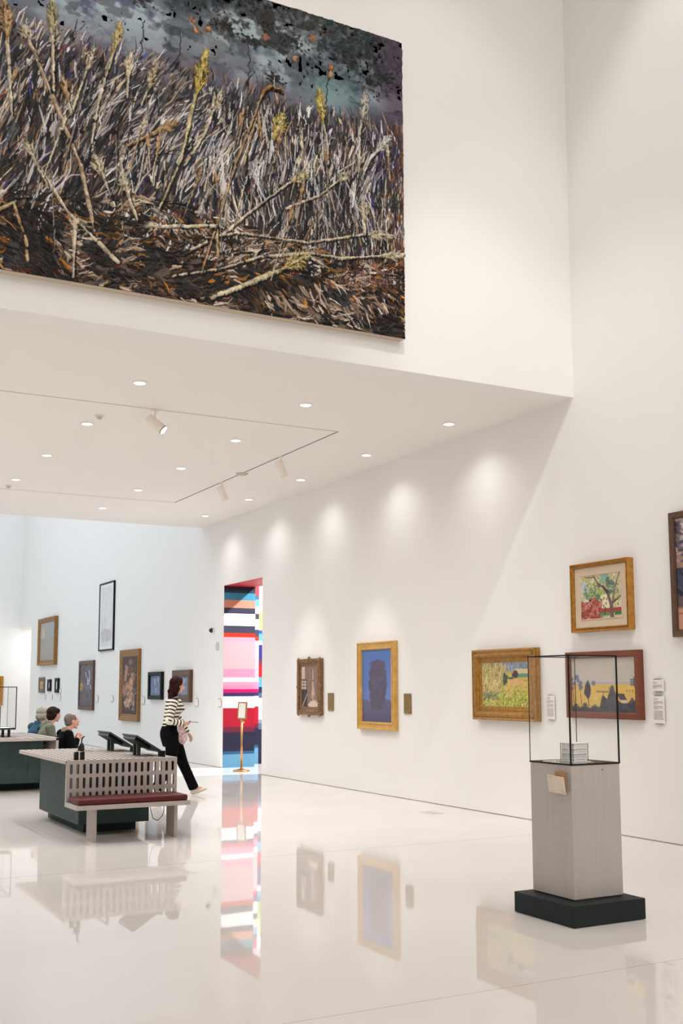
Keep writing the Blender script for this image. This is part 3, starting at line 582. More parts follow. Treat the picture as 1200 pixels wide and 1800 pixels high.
    stalk([(4.15, 7.36), (4.06, 7.09), (3.88, 6.59), (3.71, 6.0), (3.55, 5.46)], 1.9, TA, 0, None, .04)
    for k in range(46):
        x, z = r.uniform(-.1, 5.6), r.uniform(6.2, 7.35); l = r.uniform(.3, .9); sl = r.uniform(-.1, .35)
        stalk([(x, z), (x-sl*l*.5, z-l*.5), (x-sl*l, z-l)], r.uniform(.7, 1.3), r.choice((CR, TA, [(170, 160, 156), (150, 138, 130)])), r.choice((0, 16, 26)), r.choice((CR, TA)), .018)
    for x, z, q in ((2.67, 6.62, 6), (2.38, 6.55, 4), (2.5, 6.5, 3), (3.44, 6.75, 3), (2.2, 6.5, 3)): c.stroke(px(x), pz(z), px(x)+q*.5, pz(z), q, q*.8, (22, 20, 22), 1)
    c.z = np.clip(c.z, -.005, .07)
    return c
M_impasto = mat('impasto_paint', (1, 1, 1, 1), .4, spec=.18, attr='Col')
M_canvas_edge = mat('canvas_edge', rgb(206, 190, 170), .8)
bp_ = thing('field_painting', 'huge unframed painting of pale straw stalks under a dark sky, high on the white wall', 'painting', (-.2, YF, 5.13))
boxo('stretcher', M_canvas_edge, (0, 6.0, -.092, 0, 0, 3.28), bp_)
picture('painted_surface', cv_straw(), (0, -.098, 3.28), (6.0, 0, 0), (0, 0, -3.28), (0, -1, 0), bp_, M_impasto, 1.0, .005)

FLAT = [(0, 0), (0, .05), (.01, .06), (.045, .06), (.055, .045), (.06, .03)]
def prof(w, d, kind='flat'):
    if kind == 'flat': return [(0, 0), (0, d*.9), (.004, d), (w*.8, d), (w*.85, d*.85), (w, d*.8), (w, d*.45)]
    if kind == 'cassetta': return [(0, 0), (0, d*.96), (w*.04, d), (w*.16, d), (w*.2, d*.8), (w*.3, d*.74), (w*.66, d*.66), (w*.72, d*.8), (w*.8, d*.86), (w*.88, d*.84), (w*.92, d*.6), (w, d*.55), (w, d*.35)]
    if kind == 'rich': return [(0, 0), (w*.04, d*.55), (w*.10, d*.6), (0.0, d*.72), (w*.0, d*.9), (w*.08, d), (w*.2, d*.9), (w*.45, d*.98), (w*.6, d*.82), (w*.66, d*.6), (w*.78, d*.62), (w*.84, d*.5), (w, d*.46), (w, d*.3)]
    if kind == 'scoop': return [(0, 0), (0, d*.95), (w*.08, d), (w*.3, d*.9), (w*.75, d*.62), (w*.82, d*.68), (w, d*.55), (w, d*.35)]
# right wall, left to right in the photo
wall_picture('framed_painting', 'grey landscape painting in ochre frame, hung high at the far left', 'painting', 35.2, 33.05, 2.225, 3.69, prof(.14, .12, 'scoop'), M_ochre, cv_grey_land(), .14, .06)
wall_picture('framed_painting', 'tiny portrait in a wide light brown frame, leftmost of three small pictures', 'painting', 35.2, 34.5, 1.375, 1.86, prof(.12, .05), M_greyfr, cv_plain((190, 160, 120), 3), .12, .03)
wall_picture('framed_painting', 'smallest black framed picture, middle of three small pictures', 'painting', 34.05, 33.66, 1.43, 1.79, prof(.1, .05), M_black, cv_plain((190, 190, 186), 4), .1, .03)
wall_picture('framed_painting', 'small thick black framed picture, rightmost of three small pictures', 'painting', 33.08, 32.68, 1.385, 1.82, prof(.1, .06), M_black, cv_plain((206, 206, 206), 5), .1, .04)
wall_picture('framed_painting', 'dark grey relief painting with scratched white marks and a thin brown frame', 'painting', 30.38, 28.92, .935, 2.265, prof(.11, .06), M_dkbrown, cv_dark_relief(), .11, .04)
wall_picture('framed_drawing', 'tall pale drawing in thin black frame, hung high above the seated visitors', 'drawing', 28.52, 27.22, 2.485, 4.262, prof(.035, .05), M_black, cv_drawing(), .035, .03, M_paint_matt)
wall_picture('framed_painting', 'tall dark figure painting with fleshy tones in a wide ochre frame', 'painting', 26.5, 25.02, .74, 2.45, prof(.17, .08, 'scoop'), M_ochre, cv_dark_figures(), .17, .05)
wall_picture('framed_painting', 'small blue painting in deep black box frame, left of the walking woman', 'painting', 24.3, 23.38, 1.27, 1.89, prof(.085, .075), M_black, cv_blue(3), .085, .035)
wall_picture('framed_painting', 'small blue and lilac painting in a brown and black frame behind the walking woman', 'painting', 22.65, 21.58, 1.232, 1.905, prof(.14, .08), M_dkbrown, cv_blue(8), .14, .05)
t, fr = wall_picture('framed_painting', 'narrow brown interior painting in carved dark gold frame beside the doorway', 'painting', 16.52, 15.68, 1.092, 2.003, prof(.13, .07, 'scoop'), M_gold_d, cv_interior(), .13, .04)
def ornaments(parent, W_, H_, w, d, m, step, rr, seed, name='carving', outer=True):
    r = random.Random(seed); n = int(W_/step); n2_ = int(H_/step)
    for side in ([((i/n)*W_, 0, 0) for i in range(n+1)], [((i/n)*W_, H_, 0) for i in range(n+1)], [(0, (i/n2_)*H_, 1) for i in range(n2_+1)], [(W_, (i/n2_)*H_, 1) for i in range(n2_+1)]):
      bm = bmesh.new(); (xa, za, v0), (xb, zb, _) = side[0], side[-1]; q = w*.36; c_ = lambda t, L: min(max(t, w*.45), L-w*.45)
      box(bm, c_(xa, W_)-q, c_(xb, W_)+q, -d-.0015, -d+.006, c_(za, H_)-q, c_(zb, H_)+q)
      for x, z, v in side:
        x = min(max(x, w*.45), W_-w*.45); z = min(max(z, w*.45), H_-w*.45)
        for k in range(2):
            a = r.uniform(0, 6.28); off = w*.33
            mm = Matrix.Translation((x+r.uniform(-off, off), -d, z+r.uniform(-off, off))) @ Matrix.Rotation(a, 4, 'Y') @ Matrix.Diagonal((rr*r.uniform(.7, 1.4), rr*.5, rr*r.uniform(.35, .7), 1))
            bmesh.ops.create_icosphere(bm, subdivisions=1, radius=1, matrix=mm)
      link_mesh(name, bm, m, parent, True)
ornaments(fr, .84, .911, .09, .062, M_gold_d, .035, .022, 1)
# corner and centre cartouches of the carved frame
for x, z in ((.035, .035), (.805, .035), (.035, .875), (.805, .875), (.02, .45), (.82, .45), (.42, .89), (.42, .02)):
    bm = bmesh.new()
    for k in range(7):
        a = k*.9; bmesh.ops.create_icosphere(bm, subdivisions=1, radius=1, matrix=Matrix.Translation((x+math.cos(a)*.03, -.05, z+math.sin(a)*.035)) @ Matrix.Rotation(a, 4, 'Y') @ Matrix.Diagonal((.03, .022, .016, 1)))
    link_mesh('cartouche', bm, M_gold_d, fr, True)
wall_picture('framed_painting', 'tall blue dusk painting with a dark upright form in a plain golden frame', 'painting', 14.47, 13.38, .922, 2.2, prof(.115, .066, 'cassetta'), M_gold_l, cv_dusk(), .115, .03, M_glazed)
t, fr = wall_picture('framed_painting', 'summer meadow path painting in an ornate carved gold frame', 'painting', 11.44, 10.18, 1.138, 2.0, prof(.165, .095, 'rich'), mat('antique_gilt_wood', rgb(168, 120, 48), .42, metal=.35, noise=.45, nscale=20, bump=.5, bscale=40), cv_field_path(), .165, .045)
ornaments(fr, 1.26, .862, .11, .086, M_gold_o, .016, .013, 2)
wall_picture('framed_painting', 'yellow field painting with dark trees and hedge in a red-brown frame', 'painting', 9.65, 8.5, 1.2, 1.922, prof(.072, .075, 'flat'), M_brown, cv_meadow(), .062, .045)
t, fr = wall_picture('framed_painting', 'painting of a tree before a white house, pale mount and bright gold frame', 'painting', 9.52, 8.6, 2.136, 2.892, prof(.05, .085, 'cassetta'), M_gold, cv_tree_house(), .135, .05)
M_mount = mat('linen_mount', rgb(206, 186, 160), .8, bump=.1, bscale=200)
fm_ = frame(t, .92, .756, [(.048, .045), (.05, .055), (.125, .05), (.135, .058), (.14, .052), (.14, .045)], M_mount, 'mount')
wall_picture('framed_painting', 'large dark painting in worn wooden frame, cut by the right photo edge', 'painting', 8.02, 6.9, 2.03, 3.275, prof(.07, .065), M_dkbrown, cv_dark_panels(), .07, .045)

# ------------------------------------------------------------------ labels, plaques and wall fittings
M_card = mat('white_card', rgb(240, 236, 230), .6)
M_print = mat('grey_print', rgb(190, 184, 178), .8)
def wall_card(label, yl, yr, z0, z1, text=True, group=None):
    t = thing('wall_label', label, 'label', (WX, yl, z0), -math.pi/2, group); W_, H_ = yl-yr, z1-z0
    bm = bmesh.new(); bow = .005
    N = 8
    F = [[bm.verts.new((W_*i/N, -.018-bow*math.sin(math.pi*i/N)*0-(.004*(1-abs(2*i/N-1))), z)) for i in range(N+1)] for z in (0, H_)]
    B = [[bm.verts.new((W_*i/N, -.014, z)) for i in range(N+1)] for z in (0, H_)]
    for i in range(N):
        bm.faces.new((F[0][i], F[0][i+1], F[1][i+1], F[1][i])); bm.faces.new((B[0][i+1], B[0][i], B[1][i], B[1][i+1]))
        bm.faces.new((F[1][i], F[1][i+1], B[1][i+1], B[1][i])); bm.faces.new((B[0][i], B[0][i+1], F[0][i+1], F[0][i]))
    bm.faces.new((F[0][0], F[1][0], B[1][0], B[0][0])); bm.faces.new((F[0][N], B[0][N], B[1][N], F[1][N]))
    cd = link_mesh('card', bm, M_card, t)
    hd = boxo('holder', M_gap, (W_*.2, W_*.8, -.014, 0, .004, H_-.004), t)
    boxo('clip', M_gap, (W_*.2, W_*.8, -.0245, -.012, H_, H_+.004), hd); boxo('clip', M_gap, (W_*.2, W_*.8, -.0245, -.012, -.004, 0), hd)
    if text:
        bm = bmesh.new(); z = H_-.03; r = random.Random(int(yl*100)); k = 0
        while z > .03:
            if k not in (2, 7, 12): box(bm, W_*.1, W_*(.9 if k not in (0, 1, 6, 11) else .5)*r.uniform(.93, 1), -.0236, -.0215, z, z+.0035)
            z -= .0095; k += 1
        link_mesh('printed_text', bm, M_print, cd)
    return t
wall_card('tall white wall label between the meadow painting and the yellow field painting', 10.06, 9.92, 1.17, 1.445)
wall_card('small square white label, upper of two at the far right', 8.37, 8.21, 1.495, 1.615)
wall_card('tall white label with grey text, lower of two at the far right', 8.37, 8.21, 1.172, 1.45)
wall_card('small white label on the wall right beside the doorway left jamb', 20.15, 19.99, 1.17, 1.31, False)
wall_card('small white label right of the picture behind the walking woman', 21.42, 21.23, 1.162, 1.31, False)
wall_card('small white label right of the tall dark figure painting', 24.9, 24.68, 1.165, 1.32, False)
wall_card('small white label left of the tall dark figure painting', 27.4, 27.18, 1.19, 1.33, False)
wall_card('small white label right of the dark grey relief painting', 28.72, 28.53, 1.176, 1.323, False)
wall_card('small white label below the tiny portrait at the far left', 34.52, 34.36, 1.183, 1.32, False)
wall_card('small white label below the smallest black framed picture', 33.64, 33.48, 1.19, 1.327, False)
wall_card('lower of two white labels below the thick black framed picture', 32.66, 32.46, 1.184, 1.332, False)
wall_card('upper of two white labels right of the thick black framed picture', 32.66, 32.46, 1.383, 1.5, False)
M_plaque = mat('brass_plaque', rgb(150, 126, 78), .45, metal=.6, noise=.2, nscale=30)
for label, yl, yr in (('brass plaque right of the narrow brown interior painting', 15.5, 15.32), ('brass plaque right of the tall blue dusk painting', 13.2, 13.02)):
    t = thing('brass_plaque', label, 'plaque', (WX, yl, 1.17), -math.pi/2)
    bm = bmesh.new(); box(bm, 0, yl-yr, -.022, 0, 0, .28, bev=.008); pt_ = link_mesh('plate', bm, M_plaque, t)
    bm = bmesh.new()
    for k in range(12):
        if k not in (2, 7): box(bm, .03, .15-.02*(k % 3), -.0228, -.0215, .25-k*.019, .254-k*.019)
    link_mesh('engraved_text', bm, mat('engraving', rgb(104, 84, 52), .6), pt_)
M_whitepl = mat('white_plastic', rgb(232, 228, 222), .45); M_blackpl = mat('black_plastic', rgb(14, 14, 16), .4)
t = thing('wall_camera', 'small black dome camera with white base on the wall left of the doorway', 'camera', (WX, 20.45, 2.67))
bm = bmesh.new(); cyl(bm, (0, 0, 0), (-.03, 0, 0), .06, 24); bs_ = link_mesh('base', bm, M_whitepl, t)
bm = bmesh.new(); bmesh.ops.create_uvsphere(bm, u_segments=20, v_segments=10, radius=.05, matrix=Matrix.Translation((-.03, 0.02, 0)) @ Matrix.Diagonal((1.2, 1, 1, 1))); link_mesh('dome', bm, M_blackpl, bs_, True)
bm = bmesh.new(); cyl(bm, (0, 0, 0), (-.012, 0, 0), .085, 28); o = link_mesh('wall_speaker', bm, mat('grey_grille', rgb(196, 196, 204), .6)); o.location = (WX, 20.23, 2.345)
tag(o, 'round pale grey disc on the wall below the dome camera', 'speaker')

# ------------------------------------------------------------------ ceiling lights and tracks
M_glow = mat('lamp_glow', (1, 1, 1, 1), .4, emit=(1, .95, .88, 1), estr=9)
M_trim = mat('lamp_trim', rgb(236, 232, 226), .5)
def downlight(x, y):
    t = thing('recessed_downlight', 'small round recessed downlight glowing in the low white ceiling', 'ceiling light', (x, y, HC), 0, 'recessed downlights in the low ceiling')
    bm = bmesh.new(); n = 28
    prof_ = [(.062, -.012), (.066, -.014), (.082, -.004), (.082, 0)]
    rings = [[bm.verts.new((r*math.cos(2*math.pi*i/n), r*math.sin(2*math.pi*i/n), z)) for i in range(n)] for r, z in prof_]
    for A, B in zip(rings, rings[1:]):
        for i in range(n): bm.faces.new((A[i], A[(i+1) % n], B[(i+1) % n], B[i]))
    link_mesh('trim_ring', bm, M_trim, t, True)
    bm = bmesh.new(); cyl(bm, (0, 0, -.001), (0, 0, -.011), .063, 28); link_mesh('lamp_lens', bm, M_glow, t)
    return t
GX = (3.545, 5.545, 7.55); GY = (11.165, 13.26, 15.37, 17.435, 19.52)
for x in GX:
    for y in GY:
        if x == GX[0] and y == GY[4]: continue
        downlight(x, y)
for x in (-2.45, -.45, 1.55)+GX:
    for y in GY:
        near = x == GX[2]
        light('downlight_beam', 'SPOT', (x, y, HC-.03), (x+(.03 if near else 0), y, 0), 50 if near else 162, (1, .99, .985), .05, spot=134 if near else 140, blend=1.0)
M_slot = mat('track_slot', rgb(80, 74, 70), .7); M_slotw = mat('track_white', rgb(196, 186, 176), .6)
t = thing('lighting_track', 'rectangular recessed lighting track line running around the low ceiling', 'lighting track', (6.527, 12.2, HC))
boxo('side_track', M_slot, (-.008, .008, 0, 6.2, -.003, 0), t)
boxo('near_track', M_slotw, (-8, -.008, -.01, .01, -.003, 0), t); boxo('far_track', M_slotw, (-8, -.008, 6.18, 6.2, -.003, 0), t)
M_spotbody = mat('cream_spot_housing', rgb(244, 234, 222), .5)
def track_spot(label, x, y, d, lit):
    t = thing('track_spotlight', label, 'spotlight', (x, y, HC), 0, None)
    boxo('adaptor', M_spotbody, (-.05 if lit else -.014, .05 if lit else .014, -.014 if lit else -.05, .014 if lit else .05, -.018, -.003), t)
    bm = bmesh.new(); cyl(bm, (0, 0, -.015), (0, 0, -.12), .011, 14); link_mesh('stem', bm, M_spotbody, t)
    d = Vector(d).normalized(); c = Vector((0, 0, -.17))
    bm = bmesh.new(); a, b = c-d*.11, c+d*.13
    cyl(bm, a, b, .056, 30); o = link_mesh('housing', bm, M_spotbody, t); o.data.materials
    bm = bmesh.new(); cyl(bm, b-d*.004, b+d*.006, .058, 30); link_mesh('rim', bm, M_blackpl if lit else M_spotbody, o)
    bm = bmesh.new(); cyl(bm, b+d*.005, b+d*.009, .051, 30); link_mesh('lens', bm, M_glow if lit else M_trim, o)
    p = Vector((x, y, HC))+b+d*.03
    light('track_beam', 'SPOT', p, p+d, 60 if lit else 150, (1, .97, .94), .03, spot=45 if lit else 40, blend=.9)
track_spot('cream track spotlight with bright lens, turned right on the near track', 4.07, 12.2, (.62, -.42, -.62), True)
track_spot('cream track spotlight on the dark track line, nearer of the two on it', 6.527, 13.93, (.42, 0, -.9), False)
track_spot('cream track spotlight on the dark track line, farther of the two on it', 6.527, 16.15, (.42, 0, -.9), False)
bm = bmesh.new(); cyl(bm, (0, 0, -.003), (0, 0, -.03), .1, 28, .07); o = link_mesh('ceiling_sensor', bm, M_slotw); o.location = (6.527, 15.34, HC); tag(o, 'flat round sensor on the dark track line between two spotlights', 'sensor')
for (x, y), lb in (((3.568, 12.8), 'white smoke detector on the ceiling near the lit track spotlight'), ((3.554, 18.03), 'white smoke detector at the far left of the low ceiling')):
    t = thing('smoke_detector', lb, 'smoke detector', (x, y, HC))
    bm = bmesh.new(); cyl(bm, (0, 0, 0), (0, 0, -.02), .055, 24); link_mesh('base', bm, M_whitepl, t)
    bm = bmesh.new(); cyl(bm, (0, 0, -.02), (0, 0, -.045), .04, 24, .025); link_mesh('sensor_head', bm, M_slotw, t)

# ------------------------------------------------------------------ brass sign stand in the doorway
M_brass = mat('polished_brass', rgb(186, 142, 84), .25, metal=.9)
t = thing('sign_stand', 'brass sign stand with framed white sheet standing in the doorway', 'sign stand', (8.09, 18.93, 0))
bm = bmesh.new(); lathe(bm, [(.155, 0), (.157, .012), (.15, .02), (.06, .04), (.03, .05)]); link_mesh('base', bm, M_brass, t, True)
bm = bmesh.new(); cyl(bm, (0, 0, .045), (0, 0, .93), .02, 20); link_mesh('pole', bm, M_brass, t, True)
bm = bmesh.new(); bmesh.ops.create_uvsphere(bm, u_segments=16, v_segments=10, radius=.03, matrix=Matrix.Translation((0, 0, .925))); cyl(bm, (0, 0, .88), (.05, 0, .9), .02, 12); link_mesh('knuckle', bm, M_brass, t, True)
pr = None
RM = Matrix.Translation((0, 0, .95)) @ Matrix.Rotation(R(-68), 4, 'Z') @ Matrix.Rotation(R(-4), 4, 'X')
for nm, mm, dims in (('sign_frame', M_brass, None), ('paper_sheet', M_card, (-.095, .095, -.006, .004, .02, .3)), ('back_panel', M_blackpl, (-.1, .1, .004, .012, .01, .31))):
    bm = bmesh.new()
    if dims: box(bm, *dims, mtx=RM)
    else:
        for d in ((-.11, -.093, -.012, .015, 0, .32), (.093, .11, -.012, .015, 0, .32), (-.093, .093, -.012, .015, 0, .018), (-.093, .093, -.012, .015, .302, .32)): box(bm, *d, mtx=RM)
    pr = link_mesh(nm, bm, mm, pr or t)
    if nm != 'sign_frame': pr = pr.parent

# ------------------------------------------------------------------ pedestal with glass case
M_taupe = mat('brushed_taupe_board', rgb(186, 178, 173), .55, noise=.06, nscale=3, stretch=(14, 14, .6), bump=.05, bscale=90)
M_plinth = mat('dark_green_black_board', rgb(26, 36, 35), .6, spec=.3, noise=.22, nscale=14, bump=.08, bscale=120)
M_glass = bpy.data.materials.new('clear_glass'); M_glass.use_nodes = True
nt = M_glass.node_tree; nt.nodes.remove(nt.nodes['Principled BSDF']); out = nt.nodes['Material Output']
tr = nt.nodes.new('ShaderNodeBsdfTransparent'); gl = nt.nodes.new('ShaderNodeBsdfGlossy'); gl.inputs['Roughness'].default_value = .0
tr.inputs[0].default_value = (.996, .996, .994, 1); lw = nt.nodes.new('ShaderNodeLayerWeight'); pw_ = nt.nodes.new('ShaderNodeMath'); pw_.operation = 'POWER'; pw_.inputs[1].default_value = 4.0
nt.links.new(lw.outputs['Facing'], pw_.inputs[0]); fz = nt.nodes.new('ShaderNodeMath'); fz.operation = 'MULTIPLY_ADD'; fz.inputs[1].default_value = .3; fz.inputs[2].default_value = .018; nt.links.new(pw_.outputs[0], fz.inputs[0]); mxs = nt.nodes.new('ShaderNodeMixShader')
nt.links.new(fz.outputs[0], mxs.inputs[0]); nt.links.new(tr.outputs[0], mxs.inputs[1]); nt.links.new(gl.outputs[0], mxs.inputs[2]); nt.links.new(mxs.outputs[0], out.inputs[0])
M_blackm = mat('black_metal', rgb(8, 8, 8), .5, spec=.25)
M_mirror = mat('dark_glossy_plate', rgb(120, 116, 104), .03, metal=.85)
PX0, PX1, PY0, PY1 = 4.873, 5.297, 5.815, 6.25
t = thing('display_pedestal', 'tall grey square pedestal on a dark plinth in the right foreground', 'pedestal', (4.751, 5.68, 0))
boxo('plinth', M_plinth, (0, .615, 0, .625, .003, .138), t, bev=.003)
boxo('column', M_taupe, (PX0-4.751, PX1-4.751, PY0-5.68, PY1-5.68, .146, 1.02), t, bev=.002)
boxo('shadow_gap', M_gap, (PX0-4.751+.006, PX1-4.751-.006, PY0-5.68+.006, PY1-5.68-.006, .138, .146), t)
bm = bmesh.new(); cyl(bm, (PX0-4.751+.27, PY0-5.68-.003, .985), (PX0-4.751+.27, PY0-5.68+.001, .985), .004, 12); link_mesh('lock', bm, M_gap, t)
def glass_case(name, label, x0, x1, y0, y1, z0, z1, base_m, bar=.0055):
    t = thing(name, label, 'glass case', (x0, y0, z0)); a, b, h_ = x1-x0, y1-y0, z1-z0
    boxo('base_plate', base_m, (.002, a-.002, .002, b-.002, .0005, .008), t)
    bm = bmesh.new(); e = .004
    for d in ((0, a, 0, e, .008, h_), (0, a, b-e, b, .008, h_), (0, e, e, b-e, .008, h_), (a-e, a, e, b-e, .008, h_), (0, a, 0, b, h_, h_+e)):
        x, X, y, Y, z, Z = d
        box(bm, *d)
    link_mesh('glass_panes', bm, M_glass, t)
    bm = bmesh.new(); k = bar
    for x in (-k/2, a-k/2):
        for y in (-k/2, b-k/2): 
            kk = k if y < 0 else k*.45
            box(bm, x, x+kk, y, y+kk, 0, h_+k)
    for z in (0, h_):
        for d in ((-k/2, a+k/2, -k/2, k/2), (-k/2, a+k/2, b-k/2, b+k/2), (-k/2, k/2, 0, b), (a-k/2, a+k/2, 0, b)): box(bm, *d, z, z+k)
    link_mesh('edge_bars', bm, M_blackm, t); return t
glass_case('glass_display_case', 'clear glass case with thin black edges on the grey pedestal', PX0, PX1, PY0, PY1, 1.021, 1.752, M_mirror, .009)
# white architectural model
M_model = mat('white_model_card', rgb(253, 252, 250), .5)
t = thing('building_model', 'small white model of a many-storey building inside the glass case', 'model', (5.085, 6.03, 1.0295))
s_ = .066
boxo('base', M_model, (-s_-.012, s_+.012, -s_-.012, s_+.012, 0, .006), t)
bm = bmesh.new()
for k in range(7):
    z = .006+k*.0175; g = .0 if k % 2 else .004
    box(bm, -s_-g, s_+g, -s_-g, s_+g, z+.0135, z+.0175)
link_mesh('floor_slabs', bm, M_model, t)
bm = bmesh.new(); box(bm, -s_*.93, s_*.93, -s_*.93, s_*.93, .006, .126); link_mesh('core', bm, mat('model_core', rgb(250, 248, 245), .6), t)
bm = bmesh.new()
for k in range(7):
    for i in range(9):
        q = -s_+i*(2*s_/8); z = .006+k*.0175
        for x, y in ((q, -s_), (q, s_), (-s_, q), (s_, q)): box(bm, x-.0017, x+.0017, y-.0017, y+.0017, z, z+.0147)
link_mesh('columns', bm, M_model, t)
# tilted card hanging on the pedestal
t = thing('caption_card', 'small square cream caption card tilted on the left face of the pedestal', 'label', (PX0, 6.0, .842))
RC = Matrix.Rotation(R(3), 4, 'X') @ Matrix.Rotation(R(-10), 4, 'Y')
bm = bmesh.new(); box(bm, -.042, -.036, -.17, 0, .004, .12, mtx=RC); link_mesh('card', bm, mat('cream_card', rgb(226, 210, 192), .6), t)
boxo('wooden_block', mat('light_wood', rgb(186, 140, 96), .5), (-.03, 0, -.13, -.05, -.004, .134), t)
bm = bmesh.new()
for y, z, w in ((-.02, .11, .035), (-.02, .102, .03), (-.02, .085, .022), (-.14, .03, .02), (-.14, .022, .018), (-.14, .014, .02), (-.02, .012, .03)): box(bm, -.0435, -.0415, y-w, y, z, z+.003, mtx=RC)
link_mesh('printed_text', bm, M_print, t)
# floor socket
t = thing('floor_socket', 'flush rectangular floor socket cover near the right wall', 'floor socket', (7.43, 11.48, 0))
cv__ = boxo('cover', mat('grey_cover', rgb(206, 198, 190), .3), (0, .17, 0, .3, .0005, .003), t); boxo('slot', M_slotw, (.06, .11, .06, .24, .003, .0045), cv__); boxo('rim', M_slotw, (-.005, .175, -.005, .305, .0002, .002), t)

# ------------------------------------------------------------------ perforated bench-and-table units
M_bench = mat('taupe_perforated_board', rgb(168, 158, 151), .5, noise=.08, nscale=3, stretch=(10, 10, 1), bump=.03)
M_green = mat('dark_green_board', rgb(46, 64, 62), .6, spec=.3, noise=.16, nscale=9, bump=.05, bscale=120)
M_slotside = mat('dark_slot_sides', rgb(74, 66, 62), .7, spec=.2)  # slot inner walls coloured darker than the board faces
M_leather = mat('oxblood_leather', rgb(80, 17, 16), .45, spec=.3, noise=.08, nscale=20, bump=.12, bscale=160)
def slotted(bm, O, eu, ev, n, Lu, Lv, ucells, vcells, sw, th):
    """perforated sheet: slots long in v; O corner, thickness th along -n. vcells: (v0, v1, slot centre, slot length)"""
    O, eu, ev, n = map(Vector, (O, eu, ev, n)); ns = 5
    def P(u, v, d): return O+eu*u+ev*v-n*d
    def cell(u0, u1, v0, v1, cvv, sl):
        c_u = (u0+u1)/2; hu = (u1-u0)/2; h2 = sl/2-sw/2
        top = [(sw/2*math.cos(math.pi*k/ns), h2+sw/2*math.sin(math.pi*k/ns)) for k in range(ns+1)]
        pl = [(sw/2, 0)]+top+[(-sw/2, 0)]+[(-x, -y) for x, y in top]; N = len(pl)
        def outer(i):
            x, y = pl[i]
            if abs(y) < 1e-9: return (math.copysign(hu, x), 0.0, 'u')
            return (x/(sw/2)*hu*.6, (v1-cvv) if y > 0 else (v0-cvv), 'v')
        Q = [outer(i) for i in range(N)]; loops = []
        for d, flip in ((0, False), (th, True)):
            I = [bm.verts.new(P(c_u+x, cvv+y, d)) for x, y in pl]; Ov = [bm.verts.new(P(c_u+x, cvv+y, d)) for x, y, _ in Q]
            for i in range(N):
                j = (i+1) % N; ex = []
                if Q[i][2] != Q[j][2]:
                    qx = Q[i] if Q[i][2] == 'u' else Q[j]; qy = Q[j] if Q[i][2] == 'u' else Q[i]
                    ex = [bm.verts.new(P(c_u+qx[0], cvv+qy[1], d))]
                f = [I[i], Ov[i]]+ex+[Ov[j], I[j]]
                bm.faces.new(f[::-1] if flip else f)
            loops.append(I)
        A, B = loops
        for i in range(N): bm.faces.new((A[i], A[(i+1) % N], B[(i+1) % N], B[i])).material_index = 1
    for u0, u1 in ucells:
        for v in vcells: cell(u0, u1, *v)
    U0, U1, V0, V1 = ucells[0][0], ucells[-1][1], vcells[0][0], vcells[-1][1]
    def plate(u0, u1, v0, v1):
        if u1-u0 < 1e-6 or v1-v0 < 1e-6: return
        q = [[bm.verts.new(P(u, v, d)) for u, v in ((u0, v0), (u1, v0), (u1, v1), (u0, v1))] for d in (0, th)]
        bm.faces.new(q[0]); bm.faces.new(q[1][::-1])
    plate(0, Lu, 0, V0); plate(0, Lu, V1, Lv); plate(0, U0, V0, V1); plate(U1, Lu, V0, V1)
    q = [[bm.verts.new(P(u, v, d)) for u, v in ((0, 0), (Lu, 0), (Lu, Lv), (0, Lv))] for d in (0, th)]
    for i in range(4): bm.faces.new((q[0][i], q[1][i], q[1][(i+1) % 4], q[0][(i+1) % 4]))
def bench_unit(label, loc, rz, W_, L_, cab, kick):
    """local: bench faces -y, backrest plane y=0, table runs to +y; x across 0..W_"""
    t = thing('table_bench', label, 'bench', loc, rz); T = .04; TZ = .8; SZ = .38
    nu = round((W_-.03)/.0685); cu = (W_-.03)/nu; uc = [(.015+i*cu, .015+(i+1)*cu) for i in range(nu)]
    nv = int((L_-.06)/.145); o_ = (L_-nv*.145)/2
    bm = bmesh.new(); slotted(bm, (0, 0, TZ), (1, 0, 0), (0, 1, 0), (0, 0, 1), W_, L_, uc, [(o_+j*.145, o_+(j+1)*.145, o_+(j+.5)*.145, .112) for j in range(nv)], .028, T); o = link_mesh('tabletop', bm, [M_bench, M_slotside], t)
    bm = bmesh.new(); slotted(bm, (0, -.0005, SZ), (1, 0, 0), (0, 0, 1), (0, -1, 0), W_, TZ-SZ-.0005, uc, [(.0, .113, .055, .088), (.113, .258, .19, .112), (.258, .4, .335, .112)], .028, T-.004); link_mesh('backrest', bm, [M_bench, M_slotside], t)
    boxo('seat', M_bench, (0, W_, -.42, T, SZ-T-.005, SZ), t, bev=.002)
    bm = bmesh.new(); vs = box(bm, .02, W_-.02, -.41, -.01, SZ, SZ+.062, bev=.018); link_mesh('cushion', bm, M_leather, t, True)
    for x in (.205, W_-.13): boxo('leg', M_bench, (x, x+.036, -.30, -.05, 0, SZ-T-.005), t, bev=.002)
    x0, x1, y0, y1 = cab
    boxo('cabinet', M_green, (x0, x1, y0, y1, .115, TZ-T), t, bev=.002)
    boxo('kickboard', M_plinth, kick+(0, .115), t)
    return t
u1 = bench_unit('nearer perforated taupe table with red cushioned bench facing the camera', (2.915, 11.36, 0), 0, 1.19, 2.25, (.2, .965, .24, 2.0), (.331, .91, .52, 2.1))
bm = bmesh.new(); P_ = [(.945, .14, .36), (.95, .14, .24), (.98, .14, .15), (1.03, .14, .125), (1.08, .14, .17), (1.1, .14, .22), (1.1, .14, .36)]
for a, b in zip(P_, P_[1:]): cyl(bm, a, b, .004, 8)
link_mesh('cable', bm, M_blackpl, u1)
u2 = bench_unit('farther perforated taupe table with the bench three visitors sit on', (4.134, 16.62, 0), math.pi/2, 2.24, 2.6, (.38, 2.0, .14, 2.4), (.7, 1.95, .1, 2.4))
